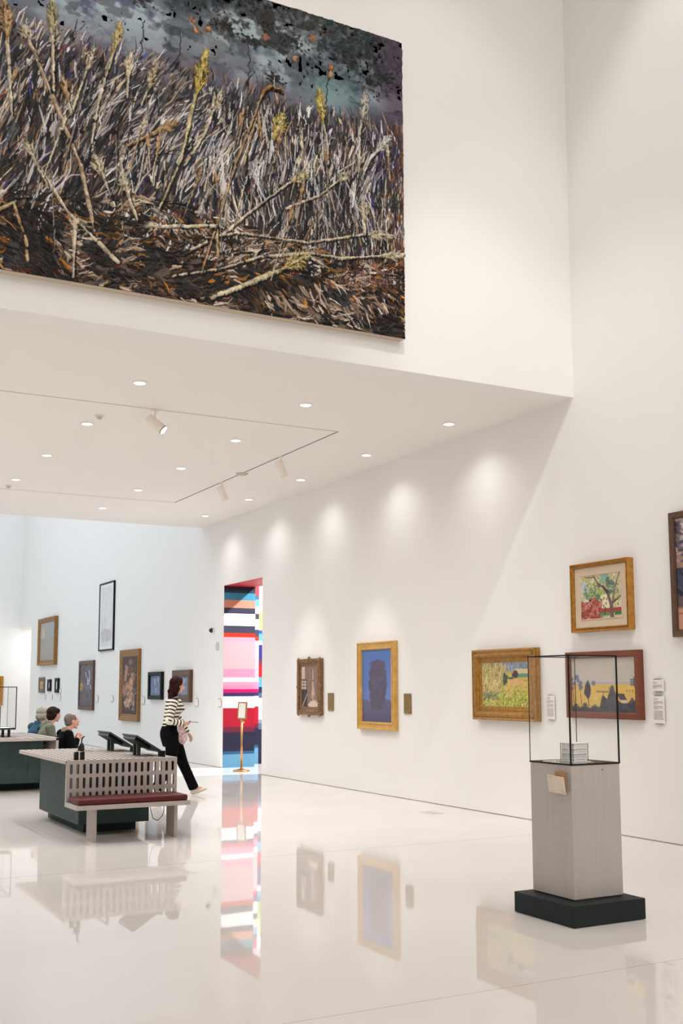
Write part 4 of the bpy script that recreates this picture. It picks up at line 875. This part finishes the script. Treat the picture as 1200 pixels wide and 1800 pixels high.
boxo('cabinet_door', M_green, (.373, .38, .36, 1.1, .12, .755), u2); boxo('cabinet_door', M_green, (.373, .38, .142, .352, .12, .755), u2)
bm = bmesh.new(); cyl(bm, (.45, .1, .12), (.45, .1, .0), .006, 8); cyl(bm, (.45, .1, .0), (.45, .13, .0), .006, 8); link_mesh('white_cable', bm, M_whitepl, u2)

# tilted displays on the nearer table
M_disp = mat('dark_slate_metal', rgb(52, 60, 64), .45, noise=.06); M_dispd = mat('black_panel', rgb(8, 9, 10), .5, spec=.2)
def display(label, dy):
    t = thing('tilted_display', label, 'display', (3.82, 11.86+dy, .8))
    a = math.atan2(1.04-.855, 4.03-3.73); RMx = Matrix.Translation((-.09, 0, .235)) @ Matrix.Rotation(a, 4, 'Y')
    L = .352
    bm = bmesh.new(); box(bm, 0, L, -.26, .26, -.016, .0, bev=.002, mtx=RMx); pn = link_mesh('panel', bm, M_disp, t)
    bm = bmesh.new(); box(bm, .01, L-.01, -.25, .25, 0, .002, mtx=RMx); link_mesh('screen', bm, M_dispd, pn)
    bm = bmesh.new(); box(bm, .02, L*.62, -.21, .21, -.05, -.016, mtx=RMx); link_mesh('housing', bm, M_dispd, t)
    bm = bmesh.new(); box(bm, .015, .02, -.21, .21, -.05, -.016, mtx=RMx); link_mesh('end_cap', bm, M_disp, pn)
    for y in (-.04, .08): boxo('post', M_disp, (-.02, .02, y-.018, y+.018, 0, .155), t)
    boxo('foot_block', M_dispd, (.14, .2, -.36, -.29, 0, .062), t)
    return t
display('dark tilted display panel on the nearer table, close to the red bench', 0)
display('dark tilted display panel on the nearer table, farther from the red bench', 1.0)
# small dark sculpture on posts, beside the bench
M_bronze = mat('black_bronze', rgb(10, 9, 11), .4, metal=.2, bump=.3, bscale=40)
t = thing('sculpture_stand', 'two short black posts carrying a clear plate on the nearer table', 'stand', (3.06, 11.43, .8))
boxo('post', M_blackm, (-.052, -.01, -.02, .02, 0, .083), t); boxo('post', M_blackm, (.012, .052, -.02, .02, 0, .083), t)
boxo('plate', M_glass, (-.07, .16, -.03, .3, .083, .089), t)
t = thing('small_sculpture', 'small black metal figure with a raised curved neck on the clear plate', 'sculpture', (3.092, 11.46, .889))
bm = bmesh.new()
lathe(bm, [(.022, 0), (.027, .004), (.029, .02), (.028, .045), (.022, .068), (.013, .08), (.009, .086)], n=20); sb_ = link_mesh('body', bm, M_bronze, t, True)
bm = bmesh.new(); P_ = [(.0, 0, .075), (-.002, 0, .1), (.0, 0, .122), (.01, 0, .139), (.026, 0, .151)]
for i, (a, b) in enumerate(zip(P_, P_[1:])): cyl(bm, a, b, .0075, 12, .0075)
link_mesh('curved_neck', bm, M_bronze, sb_, True)
bm = bmesh.new()
for z, l in ((.03, .03), (.045, .034), (.015, .026)): cyl(bm, (-.02, 0, z), (-.02-l*.7, -.005, z+.004), .006, 8)
cyl(bm, (-.035, 0, .004), (-.035, 0, .05), .004, 8); link_mesh('keys', bm, M_bronze, t, True)
# glass case on posts on the farther table
t = thing('case_stand', 'short black posts under the glass case at the far left table', 'stand', (3.45, 17.2, .8))
for x in (-.02, .07): boxo('post', M_blackm, (x-.018, x+.018, -.018, .018, 0, .11), t)
boxo('post', M_blackm, (-.32, -.28, -.018, .018, 0, .11), t); boxo('tray', M_disp, (-.55, .165, -.03, .6, .11, .124), t)
glass_case('glass_display_case', 'glass case with dark edges at the far left edge, on the farther table', 2.9, 3.612, 17.18, 17.8, .925, 1.548, M_model, .012)
t = thing('museum_object', 'dark grey block with green leafy bronze inside the far left glass case', 'sculpture', (3.3, 17.4, .934))
boxo('block', mat('grey_block', rgb(98, 94, 98), .6), (.02, .13, 0, .1, 0, .33), t)
bm = bmesh.new(); r = random.Random(3)
for k in range(26): bmesh.ops.create_icosphere(bm, subdivisions=1, radius=1, matrix=Matrix.Translation((-.03+r.uniform(-.1, .06), -.03+r.uniform(-.02, .02), .12+r.uniform(-.1, .24))) @ Matrix.Rotation(r.uniform(0, 3), 4, 'Y') @ Matrix.Diagonal((.05, .02, .03, 1)))
link_mesh('green_bronze', bm, mat('verdigris_bronze', rgb(66, 88, 76), .5, noise=.4, nscale=20), t, True)
# gold picture on the end wall, cut by the frame of the photo
t = thing('framed_painting', 'gold and brown painting on the far end wall, at the left photo edge', 'painting', (6.45, YE, .945))
W_, H_ = 1.13, .98
frame(t, W_, H_, prof(.1, .07, 'scoop'), M_gold, 'frame'); cc = cv_plain((120, 90, 54), 9, 40); cc.dabs(120, 0, 0, 1, 1, [(170, 124, 60), (60, 46, 36), (200, 160, 90), (90, 66, 44)], .1, .03, 70, 60, 4)
picture('canvas', cc, (.1, -.04, H_-.1), (W_-.2, 0, 0), (0, 0, -(H_-.2)), (0, -1, 0), t); boxo('backing_board', M_backing, (.08, W_-.08, -.03, 0, .08, H_-.08), t)

# ------------------------------------------------------------------ people
def cr(P, t):
    n = len(P)-1; i = min(int(t), n-1); f = t-i
    p0, p1, p2, p3 = P[max(i-1, 0)], P[i], P[i+1], P[min(i+2, n)]
    return .5*((2*p1)+(p2-p0)*f+(2*p0-5*p1+4*p2-p3)*f*f+(3*p1-p0-3*p2+p3)*f**3)
def tube(bm, pts, rad, side=(0, 1, 0), n=16, sub=4):
    """rad: list of (along side, across)"""
    P = [np.array(p, float) for p in pts]; Q = [np.array(r if np.ndim(r) else (r, r), float) for r in rad]; S = np.array(side, float)
    m = (len(P)-1)*sub; C = [cr(P, k/sub) for k in range(m+1)]; Rr = [np.maximum(cr(Q, k/sub), .002) for k in range(m+1)]
    rings = []
    for k, c in enumerate(C):
        t = C[min(k+1, m)]-C[max(k-1, 0)]; t /= np.linalg.norm(t)+1e-9; s = S-t*(S@t)
        if np.linalg.norm(s) < .1: s = np.array([1., 0, 0])-t*t[0]
        s /= np.linalg.norm(s); u = np.cross(t, s); a, b = Rr[k]
        if k in (0, m):
            e = c+(-t if k == 0 else t)*min(a, b)*.55
            rings.append((e, [c+s*math.cos(q)*a+u*math.sin(q)*b for q in [2*math.pi*i/n for i in range(n)]], k == 0))
            rings[-1] = (rings[-1][0], [bm.verts.new(v) for v in rings[-1][1]], k == 0)
        else: rings.append((None, [bm.verts.new(c+s*math.cos(q)*a+u*math.sin(q)*b) for q in [2*math.pi*i/n for i in range(n)]], None))
    for A, B in zip(rings, rings[1:]):
        for i in range(n): bm.faces.new((A[1][i], A[1][(i+1) % n], B[1][(i+1) % n], B[1][i]))
    for e, ring, first in (rings[0], rings[-1]):
        v = bm.verts.new(e)
        for i in range(n): bm.faces.new((ring[(i+1) % n], ring[i], v) if first else (ring[i], ring[(i+1) % n], v))
def ell(bm, c, r, rot=None, seg=20):
    m = Matrix.Translation(c) @ (rot or Matrix()) @ Matrix.Diagonal((r[0], r[1], r[2], 1))
    bmesh.ops.create_uvsphere(bm, u_segments=seg, v_segments=seg//2+2, radius=1, matrix=m)
def fuse(name, bm, m, parent, vox=.007, smooth=3, colf=None):
    bmesh.ops.recalc_face_normals(bm, faces=bm.faces)
    me = bpy.data.meshes.new('tmp'); bm.to_mesh(me); bm.free(); o = bpy.data.objects.new('tmp', me); COL.objects.link(o)
    md = o.modifiers.new('r', 'REMESH'); md.mode = 'VOXEL'; md.voxel_size = vox
    sm = o.modifiers.new('s', 'SMOOTH'); sm.iterations = smooth; sm.factor = .5
    dg = bpy.context.evaluated_depsgraph_get(); me2 = bpy.data.meshes.new_from_object(o.evaluated_get(dg)); bpy.data.objects.remove(o); bpy.data.meshes.remove(me)
    me2.name = name; me2.materials.clear()
    if colf:
        co = np.empty(len(me2.vertices)*3); me2.vertices.foreach_get('co', co); co = co.reshape(-1, 3)
        col = np.ones((len(co), 4)); col[:, :3] = s2l(colf(co)/255.)
        at = me2.color_attributes.new('Col', 'FLOAT_COLOR', 'POINT'); at.data.foreach_set('color', col.astype(np.float32).ravel())
    return link_me(name, me2, m, parent, True)
M_skin = mat('skin', rgb(214, 168, 146), .5, spec=.35, noise=.06, nscale=20); M_skin2 = mat('ruddy_skin', rgb(212, 160, 138), .5, spec=.35, noise=.08, nscale=20)
M_eye = mat('dark_eye', rgb(40, 28, 24), .3); M_lip = mat('lips', rgb(160, 84, 76), .5); M_mouth = mat('open_mouth', rgb(70, 24, 22), .5)
def head_mtx(c, pitch, yaw=0): return Matrix.Translation(c) @ Matrix.Rotation(yaw, 4, 'Z') @ Matrix.Rotation(-pitch, 4, 'Y')
def head(bm, H, k=1.0, jaw=0.0, nose=1.0):
    """H: head matrix, origin at head centre (eye level), +x face, z up"""
    b2 = bmesh.new()
    ell(b2, (-.012*k, 0, .022*k), (.094*k, .074*k, .092*k)); ell(b2, (.022*k, 0, -.02*k), (.062*k, .062*k, .085*k))
    tube(b2, [(.02*k, 0, -.06*k), (.04*k, 0, -.09*k-jaw), (.062*k, 0, -.105*k-jaw)], [(.052*k, .04*k), (.04*k, .026*k), (.022*k, .016*k)], (0, 1, 0), 14)
    ell(b2, (.066*k, 0, .03*k), (.025*k, .05*k, .014*k))                       # brow
    tube(b2, [(.078*k, 0, .014*k), (.092*k, 0, -.012*k), (.102*k*nose, 0, -.03*k), (.082*k, 0, -.04*k)], [(.007*k, .008*k), (.009*k, .01*k), (.014*k, .012*k), (.012*k, .008*k)], (0, 1, 0), 10)
    ell(b2, (.076*k, 0, -.056*k), (.016*k, .024*k, .007*k)); ell(b2, (.073*k, 0, -.07*k-jaw), (.015*k, .02*k, .007*k))
    for s in (-1, 1):
        ell(b2, (.052*k, s*.036*k, -.025*k), (.026*k, .022*k, .026*k)); ell(b2, (-.004*k, s*.077*k, -.006*k), (.018*k, .009*k, .03*k), Matrix.Rotation(R(s*18), 4, 'Z'))
    bmesh.ops.transform(b2, matrix=H, verts=b2.verts)
    me = bpy.data.meshes.new('h'); b2.to_mesh(me); b2.free(); bm.from_mesh(me); bpy.data.meshes.remove(me)
def face_parts(t, H, k=1.0, open_=0.0, brow=(60, 40, 30), jaw=0):
    for s in (-1, 1):
        bm = bmesh.new(); ell(bm, (.071*k, s*.031*k, .004*k), (.009*k, .012*k, .006*k), seg=12); bmesh.ops.transform(bm, matrix=H, verts=bm.verts); link_mesh('eye', bm, M_eye, t, True)
        bm = bmesh.new(); tube(bm, [(.078*k, s*.012*k, .024*k), (.081*k, s*.03*k, .031*k), (.066*k, s*.052*k, .026*k)], [.003*k, .004*k, .002*k], (0, 0, 1), 8); bmesh.ops.transform(bm, matrix=H, verts=bm.verts); link_mesh('eyebrow', bm, mat('brow', rgb(*brow), .8), t, True)
    bm = bmesh.new(); ell(bm, (.083*k, 0, -.063*k-jaw/2), (.008*k, .02*k, (.005+open_)*k), seg=12); bmesh.ops.transform(bm, matrix=H, verts=bm.verts); link_mesh('mouth', bm, M_mouth if open_ else M_lip, t, True)
def hand(bm, W0, d, nrm, curl=.5, k=1.0, thumb=1, spread=.0):
    """W0 wrist, d direction of fingers, nrm palm normal (fingers curl toward it); thumb=+1/-1 side"""
    W0, d, nrm = Vector(W0), Vector(d).normalized(), Vector(nrm); nrm = (nrm-d*nrm.dot(d)).normalized(); s = nrm.cross(d)
    tube(bm, [W0-d*.02*k, W0+d*.03*k, W0+d*.085*k], [(.024*k, .018*k), (.036*k, .014*k), (.04*k, .012*k)], s, 14)
    for i, (o, L) in enumerate(((-.03, .066), (-.010, .076), (.011, .07), (.03, .055))):
        p = W0+d*.083*k+s*o*k*thumb*-1; pts = [p-d*.012]; a = 0
        for q in (.42, .33, .25):
            a += curl*(.9 if q == .42 else 1.1); dd = d*math.cos(a)+nrm*math.sin(a)+s*spread*o*10; pts.append(pts[-1]+dd.normalized()*L*q*k*1.1)
        tube(bm, pts, [.0088*k, .0085*k, .0078*k, .0066*k], s, 10, 3)
    p = W0+d*.025*k+s*.028*k*thumb; tube(bm, [p, p+d*.025*k+s*.02*k*thumb+nrm*.008*k, p+d*.052*k+s*.022*k*thumb+nrm*.022*k, p+d*.07*k+s*.016*k*thumb+nrm*.034*k], [.013*k, .0105*k, .0095*k, .0075*k], s, 10, 3)

# walking woman (local +x is the way she walks)
w_ = thing('person', 'woman with auburn hair, striped sweater and black trousers walking with a phone', 'person', (5.42, 15.1, 0))
HW = head_mtx((.03, 0, 1.572), R(-4))
rs, re, rw = (-.085, -.165, 1.35), (-.175, -.215, 1.07), (.055, -.2, 1.035)
ls, le, lw = (-.03, .165, 1.35), (.13, .215, 1.09), (.275, .2, .875)
torso = [(-.085, 0, .9), (-.075, 0, 1.03), (-.05, 0, 1.18), (-.03, 0, 1.3), (-.045, 0, 1.39)]
legs = (((-.07, -.085, .9), (-.1, -.09, .48), (-.3, -.09, .13), (-.19, -.09, .03), True), ((-.06, .085, .9), (.15, .085, .47), (.325, .08, .1), (.48, .08, .075), False))
bm = bmesh.new()
tube(bm, torso, [(.15, .105), (.115, .08), (.13, .09), (.145, .09), (.1, .06)], (0, 1, 0), 20)
tube(bm, [(-.04, 0, 1.38), (-.02, 0, 1.44), (.01, 0, 1.52)], [.055, .05, .05], (0, 1, 0), 16); head(bm, HW, .96)
for s, e, w, d, nn, cu, th in ((rs, re, rw, (1, .1, .0), (0, .75, .65), .42, 1), (ls, le, lw, (.55, .05, -.8), (-.8, -.3, -.45), .45, 1)):
    tube(bm, [Vector(s), (Vector(s)+Vector(e))/2, Vector(e)], [.045, .04, .035], (0, 1, 0), 14); tube(bm, [Vector(e), (Vector(e)+Vector(w))/2, Vector(w)], [.036, .032, .024], (0, 1, 0), 14)
    hand(bm, w, d, nn, cu, .95, th)
for h, k_, a, toe, rear in legs:
    tube(bm, [h, ((h[0]+k_[0])/2+.02, h[1], (h[2]+k_[2])/2), k_], [.085, .072, .052], (0, 1, 0), 14); tube(bm, [k_, (Vector(k_)+Vector(a))/2-Vector((.015, 0, 0)), a], [.052, .05, .034], (0, 1, 0), 14)
    tube(bm, [a, Vector(a)*.5+Vector(toe)*.5, toe], [.034, .034, .02], (0, 1, 0), 12)
wb = fuse('body', bm, M_skin, w_, .006, 2); face_parts(wb, HW, .96, brow=(70, 40, 30))
# sweater with stripes computed along body and sleeves
AX = [(np.array((-.08, 0, .98)), np.array((-.03, 0, 1.42)), .155, 0.0), (np.array(rs), np.array(re), .075, .0), (np.array(re), np.array(rw), .065, .33), (np.array(ls), np.array(le), .075, .0), (np.array(le), np.array(lw), .065, .33)]
def sweater_col(co):
    best = np.full(len(co), 9.); val = np.zeros(len(co))
    for i, (a, b, rr, off) in enumerate(AX):
        ab = b-a; L = np.linalg.norm(ab); t = np.clip((co-a)@ab/L**2, -.1, 1.1); d = np.linalg.norm(co-a-t[:, None]*ab, axis=1)/rr
        v = t*L+off if i else (1.42-co[:, 2])
        mk = d < best; best = np.where(mk, d, best); val = np.where(mk, v, val)
    blk = (np.mod(val+.03, .052) < .021)
    return np.where(blk[:, None], np.array([[26, 24, 26]]), np.array([[228, 222, 206]]))
bm = bmesh.new()
tube(bm, [(-.085, 0, .985), (-.075, 0, 1.06), (-.048, 0, 1.18), (-.022, 0, 1.27), (-.035, 0, 1.36), (-.04, 0, 1.405)], [(.135, .105), (.13, .098), (.145, .11), (.158, .122), (.15, .095), (.075, .066)], (0, 1, 0), 24)
for s in (-1, 1): ell(bm, (.055, s*.065, 1.245), (.06, .06, .06))
for s, e, w in ((rs, re, rw), (ls, le, lw)):
    s, e, w = Vector(s), Vector(e), Vector(w); ell(bm, s+Vector((0, 0, -.01)), (.062, .058, .06)); ell(bm, e, (.05, .048, .05))
    tube(bm, [s, (s+e)/2, e], [.062, .056, .05], (0, 1, 0), 16); tube(bm, [e, (e+w)/2, w-(w-e).normalized()*.012], [.052, .046, .036], (0, 1, 0), 16)
M_sweater = mat('striped_knit', (1, 1, 1, 1), .9, attr='Col', bump=.15, bscale=120, spec=.2)
fuse('striped_sweater', bm, M_sweater, w_, .0055, 2, sweater_col)
M_blk = mat('black_trousers_cloth', rgb(8, 8, 10), .9, spec=.08, bump=.08, bscale=60)
bm = bmesh.new(); tube(bm, [(-.08, 0, 1.05), (-.085, 0, .98), (-.095, 0, .9), (-.085, 0, .82), (-.075, 0, .72)], [(.125, .09), (.145, .105), (.17, .12), (.165, .118), (.13, .1)], (0, 1, 0), 22)
for s in (-1, 1): ell(bm, (-.115, s*.07, .87), (.075, .085, .11))
for h, k_, a, toe, rear in legs:
    h, k_, a = Vector(h), Vector(k_), Vector(a); tube(bm, [h, (h+k_)/2+Vector((.015, 0, 0)), k_, (k_+a)/2, a+(a-k_).normalized()*.0], [.115, .1, .078, .072, .074], (0, 1, 0), 18)
fuse('trousers', bm, M_blk, w_, .007, 2)
M_shoe = mat('cream_shoe', rgb(214, 202, 188), .6); M_sole = mat('shoe_sole', rgb(236, 230, 222), .6)
for h, k_, a, toe, rear in legs:
    bm = bmesh.new(); a, toe = Vector(a), Vector(toe)
    if rear: P_ = [a+Vector((-.03, 0, -.03)), a+Vector((.03, 0, -.05)), toe+Vector((0, 0, .01)), toe+Vector((.07, 0, .0))]
    else: P_ = [Vector((.29, .08, .045)), Vector((.36, .08, .055)), Vector((.44, .08, .068)), Vector((.515, .08, .085))]
    tube(bm, P_, [(.036, .04), (.04, .04), (.046, .03), (.034, .018)], (0, 1, 0), 16); tube(bm, [a+Vector((0, 0, .02)), P_[0]+Vector((.02, 0, 0))], [.04, .036], (0, 1, 0), 14); fuse('shoe', bm, M_shoe, w_, .006, 2)
M_hairr = mat('auburn_hair', rgb(44, 10, 8), .6, spec=.12, noise=.4, nscale=30, stretch=(1, 1, .3), bump=.5, bscale=80)
bm = bmesh.new(); b2 = HW.to_translation()
ell(bm, b2+Vector((-.028, 0, .04)), (.1, .092, .092)); ell(bm, b2+Vector((-.045, 0, -.02)), (.085, .088, .1))
tube(bm, [b2+Vector((-.06, 0, .0)), b2+Vector((-.085, 0, -.09)), b2+Vector((-.09, 0, -.17)), b2+Vector((-.075, 0, -.215))], [(.075, .06), (.085, .055), (.078, .05), (.05, .03)], (0, 1, 0), 16)
for s in (-1, 1):
    tube(bm, [b2+Vector((.035, s*.03, .1)), b2+Vector((.015, s*.07, .062)), b2+Vector((-.03, s*.082, -.0)), b2+Vector((-.05, s*.085, -.08)), b2+Vector((-.055, s*.08, -.15))], [.02, .024, .03, .034, .022], (1, 0, 0), 12)
tube(bm, [b2+Vector((-.1, -.02, -.05)), b2+Vector((-.14, -.02, -.075)), b2+Vector((-.155, -.02, -.1))], [.03, .022, .01], (0, 1, 0), 10)
fuse('hair', bm, M_hairr, w_, .006, 2)
M_scarf = mat('patterned_scarf', rgb(196, 168, 166), .8, noise=.75, nscale=24, spec=.2)
bm = bmesh.new(); tube(bm, [(.01, -.15, 1.02), (.02, -.165, .94), (.035, -.17, .86), (.05, -.165, .78), (.045, -.16, .745)], [(.012, .022), (.02, .04), (.022, .055), (.02, .05), (.01, .03)], (0, 1, 0), 14)
tube(bm, [(.05, -.14, 1.0), (.085, -.15, .9), (.1, -.15, .82), (.1, -.15, .79)], [(.01, .02), (.016, .03), (.016, .03), (.008, .015)], (0, 1, 0), 12)
fuse('scarf', bm, M_scarf, w_, .005, 1)
ph = boxo('mobile_phone', mat('phone_body', rgb(70, 60, 66), .3), (-.075, .075, -.036, .036, -.004, .004), None, bev=.003)
ph.location = (5.42+.19, 15.1-.195, 1.052); ph.rotation_euler = (0, R(5), R(4)); tag(ph, 'thin mobile phone held flat in the walking woman\'s right hand', 'phone')

def seated(label, x, y, top_z, lean, jacket, trous, hairm, skin, man=False, hands=True, pitch=0.0, openm=0.0, yaw=0.0, collar=None, build=1.0):
    """sits on the far bench facing +x. local origin on the floor below the hips"""
    t = thing('person', label, 'person', (x, y, 0), yaw)
    hz = top_z-.13; hx = .03+lean
    H = head_mtx((hx, 0, hz), pitch); sz = hz-.2
    B = build
    sh = [Vector((lean*.4-.06, s*.185*B, sz+.015)) for s in (-1, 1)]
    if hands: el = [Vector((.01, s*.24*B, sz-.24)) for s in (-1, 1)]; wr = [Vector((.135, s*.05, sz-.075)) for s in (-1, 1)]
    else: el = [Vector((.0, s*.24*B, sz-.25)) for s in (-1, 1)]; wr = [Vector((.2, s*.12, sz-.33)) for s in (-1, 1)]
    tor = [Vector((-.06, 0, .53)), Vector((-.07, 0, .62)), Vector((-.07+lean*.2, 0, (.6+sz)/2)), Vector((-.055+lean*.4, 0, sz-.06)), Vector((-.045+lean*.5, 0, sz+.03))]
    lg = [(Vector((-.02, s*.09, .54)), Vector((.38, s*.12, .53)), Vector((.4, s*.12, .09)), Vector((.53, s*.13, .035))) for s in (-1, 1)]
    bm = bmesh.new(); tube(bm, tor, [(.15, .1), (.14, .1), (.15, .1), (.15, .09), (.09, .06)], (0, 1, 0), 18)
    tube(bm, [tor[-1]+Vector((0, 0, -.03)), (tor[-1]+Vector((hx-.02, 0, hz-.08)))/2, Vector((hx-.02, 0, hz-.06))], [.06, .056, .055], (0, 1, 0), 14); head(bm, H, 1.0, openm, 1.08 if man else 1.0)
    for i, s in enumerate((-1, 1)):
        tube(bm, [sh[i], (sh[i]+el[i])/2, el[i]], [.045, .042, .038], (0, 1, 0), 12); tube(bm, [el[i], (el[i]+wr[i])/2, wr[i]], [.038, .034, .027], (0, 1, 0), 12)
        hand(bm, wr[i], ((.5, -s*.35, .75) if hands else (.9, -s*.2, -.3)), (0 if hands else 0, -s*1.0 if hands else 0, -.0 if hands else -1), .55 if hands else .3, 1.0, -s)
        h, k_, a, to = lg[i]; tube(bm, [h, (h+k_)/2, k_], [.08, .07, .055], (0, 1, 0), 12); tube(bm, [k_, (k_+a)/2, a], [.055, .052, .036], (0, 1, 0), 12); tube(bm, [a, to], [.035, .024], (0, 1, 0), 10)
    bd = fuse('body', bm, skin, t, .0075, 2); face_parts(bd, H, 1.0, openm*.6, (110, 96, 86) if man else (60, 44, 36), openm)
    bm = bmesh.new(); tube(bm, [tor[0]+Vector((0, 0, .04)), tor[1], tor[2], tor[3], tor[4]+Vector((0, 0, .01))], [(.19*B, .15), (.185*B, .15), (.185*B, .145), (.185*B, .125), (.085, .075)], (0, 1, 0), 22)
    for i in (0, 1):
        ell(bm, sh[i]+Vector((0, 0, -.015)), (.08, .075, .072)); ell(bm, el[i], (.06, .058, .06)); tube(bm, [sh[i], (sh[i]+el[i])/2, el[i]], [.075, .07, .06], (0, 1, 0), 14); tube(bm, [el[i], (el[i]+wr[i])/2, wr[i]-(wr[i]-el[i])*.06], [.06, .054, .042], (0, 1, 0), 14)
    jk = fuse('jacket', bm, jacket, t, .0085, 3)
    bm = bmesh.new(); c0 = tor[-1]; tube(bm, [c0+Vector((-.005, 0, -.01)), c0+Vector((-.0, 0, .035)), c0+Vector((.005, 0, .05))], [(.088, .078), (.08, .07), (.072, .062)], (0, 1, 0), 18); fuse('collar', bm, collar or jacket, jk, .007, 1)
    bm = bmesh.new()
    ell(bm, (-.05, 0, .53), (.13, .17, .085))
    for h, k_, a, to in lg: tube(bm, [h, (h+k_)/2, k_], [.098, .085, .072], (0, 1, 0), 14); ell(bm, k_, (.075, .072, .072)); tube(bm, [k_, (k_+a)/2, a+Vector((0, 0, .0))], [.072, .066, .06], (0, 1, 0), 14)
    fuse('trousers', bm, trous, t, .009, 2)
    for h, k_, a, to in lg:
        bm = bmesh.new(); tube(bm, [a+Vector((-.05, 0, -.045)), a+Vector((.03, 0, -.04)), to+Vector((0, 0, .0)), to+Vector((.06, 0, -.005))], [(.036, .04), (.04, .044), (.046, .034), (.034, .024)], (0, 1, 0), 14); tube(bm, [a+Vector((0, 0, .03)), a+Vector((0, 0, -.04))], [.044, .044], (0, 1, 0), 12); fuse('shoe', bm, M_blk, t, .007, 1)
    return t, H
def hair(t, H, m, parts, vox=.006):
    bm = bmesh.new()
    for p in parts: ell(bm, p[0], p[1])
    bmesh.ops.transform(bm, matrix=H, verts=bm.verts); fuse('hair', bm, m, t, vox, 2)
M_coat = mat('black_jacket_cloth', rgb(9, 9, 12), .9, spec=.08, bump=.1, bscale=50); M_sage = mat('sage_fleece', rgb(112, 118, 102), .95, spec=.15, noise=.1, nscale=30, bump=.3, bscale=90)
M_teal = mat('teal_jacket_cloth', rgb(16, 66, 92), .8, noise=.15, nscale=12); M_colr = mat('taupe_collar', rgb(122, 112, 98), .9); M_navy = mat('navy_trousers_cloth', rgb(24, 26, 36), .9, spec=.1)
M_hairg = mat('grey_hair', rgb(104, 96, 90), .7, noise=.45, nscale=26, bump=.5, bscale=80); M_hairb = mat('dark_brown_hair', rgb(34, 20, 16), .6, spec=.15, noise=.3, nscale=26, bump=.5, bscale=80); M_hairw = mat('silver_hair', rgb(160, 152, 140), .7, noise=.4, nscale=22, bump=.6, bscale=70)
t, H = seated('grey-haired man in black jacket with open mouth, seated nearest on the bench', 4.37, 17.0, 1.165, .03, M_coat, M_navy, None, M_skin2, True, True, R(8), .014, 0, M_colr, 1.1)
hair(t, H, M_hairg, [((-.04, 0, .035), (.085, .08, .085)), ((-.06, 0, -.02), (.06, .078, .06)), ((-.005, .045, .04), (.06, .038, .06)), ((-.005, -.045, .04), (.06, .038, .06))])
t, H = seated('woman with short dark brown hair and sage green fleece, seated in the middle', 4.32, 17.93, 1.24, .03, M_sage, M_navy, None, M_skin, False, False, R(0), 0, 0, None, .98)
hair(t, H, M_hairb, [((-.03, 0, .045), (.1, .09, .09)), ((-.05, 0, -.02), (.08, .088, .085)), ((.02, .05, .06), (.06, .045, .05)), ((.02, -.05, .06), (.06, .045, .05)), ((-.02, .07, .0), (.045, .025, .05)), ((-.02, -.07, .0), (.045, .025, .05))])
t, H = seated('silver-haired person in teal jacket, seated farthest on the bench', 4.30, 18.56, 1.225, .03, M_teal, M_navy, None, M_skin, False, False, R(-4), 0, R(12), None, .98)
hair(t, H, M_hairw, [((-.03, 0, .045), (.102, .092, .09)), ((-.05, 0, -.03), (.085, .092, .09)), ((.015, .05, .05), (.06, .048, .06)), ((.015, -.05, .05), (.06, .048, .06)), ((-.01, .075, -.03), (.05, .03, .06)), ((-.01, -.075, -.03), (.05, .03, .06))])
bpy.context.view_layer.update()
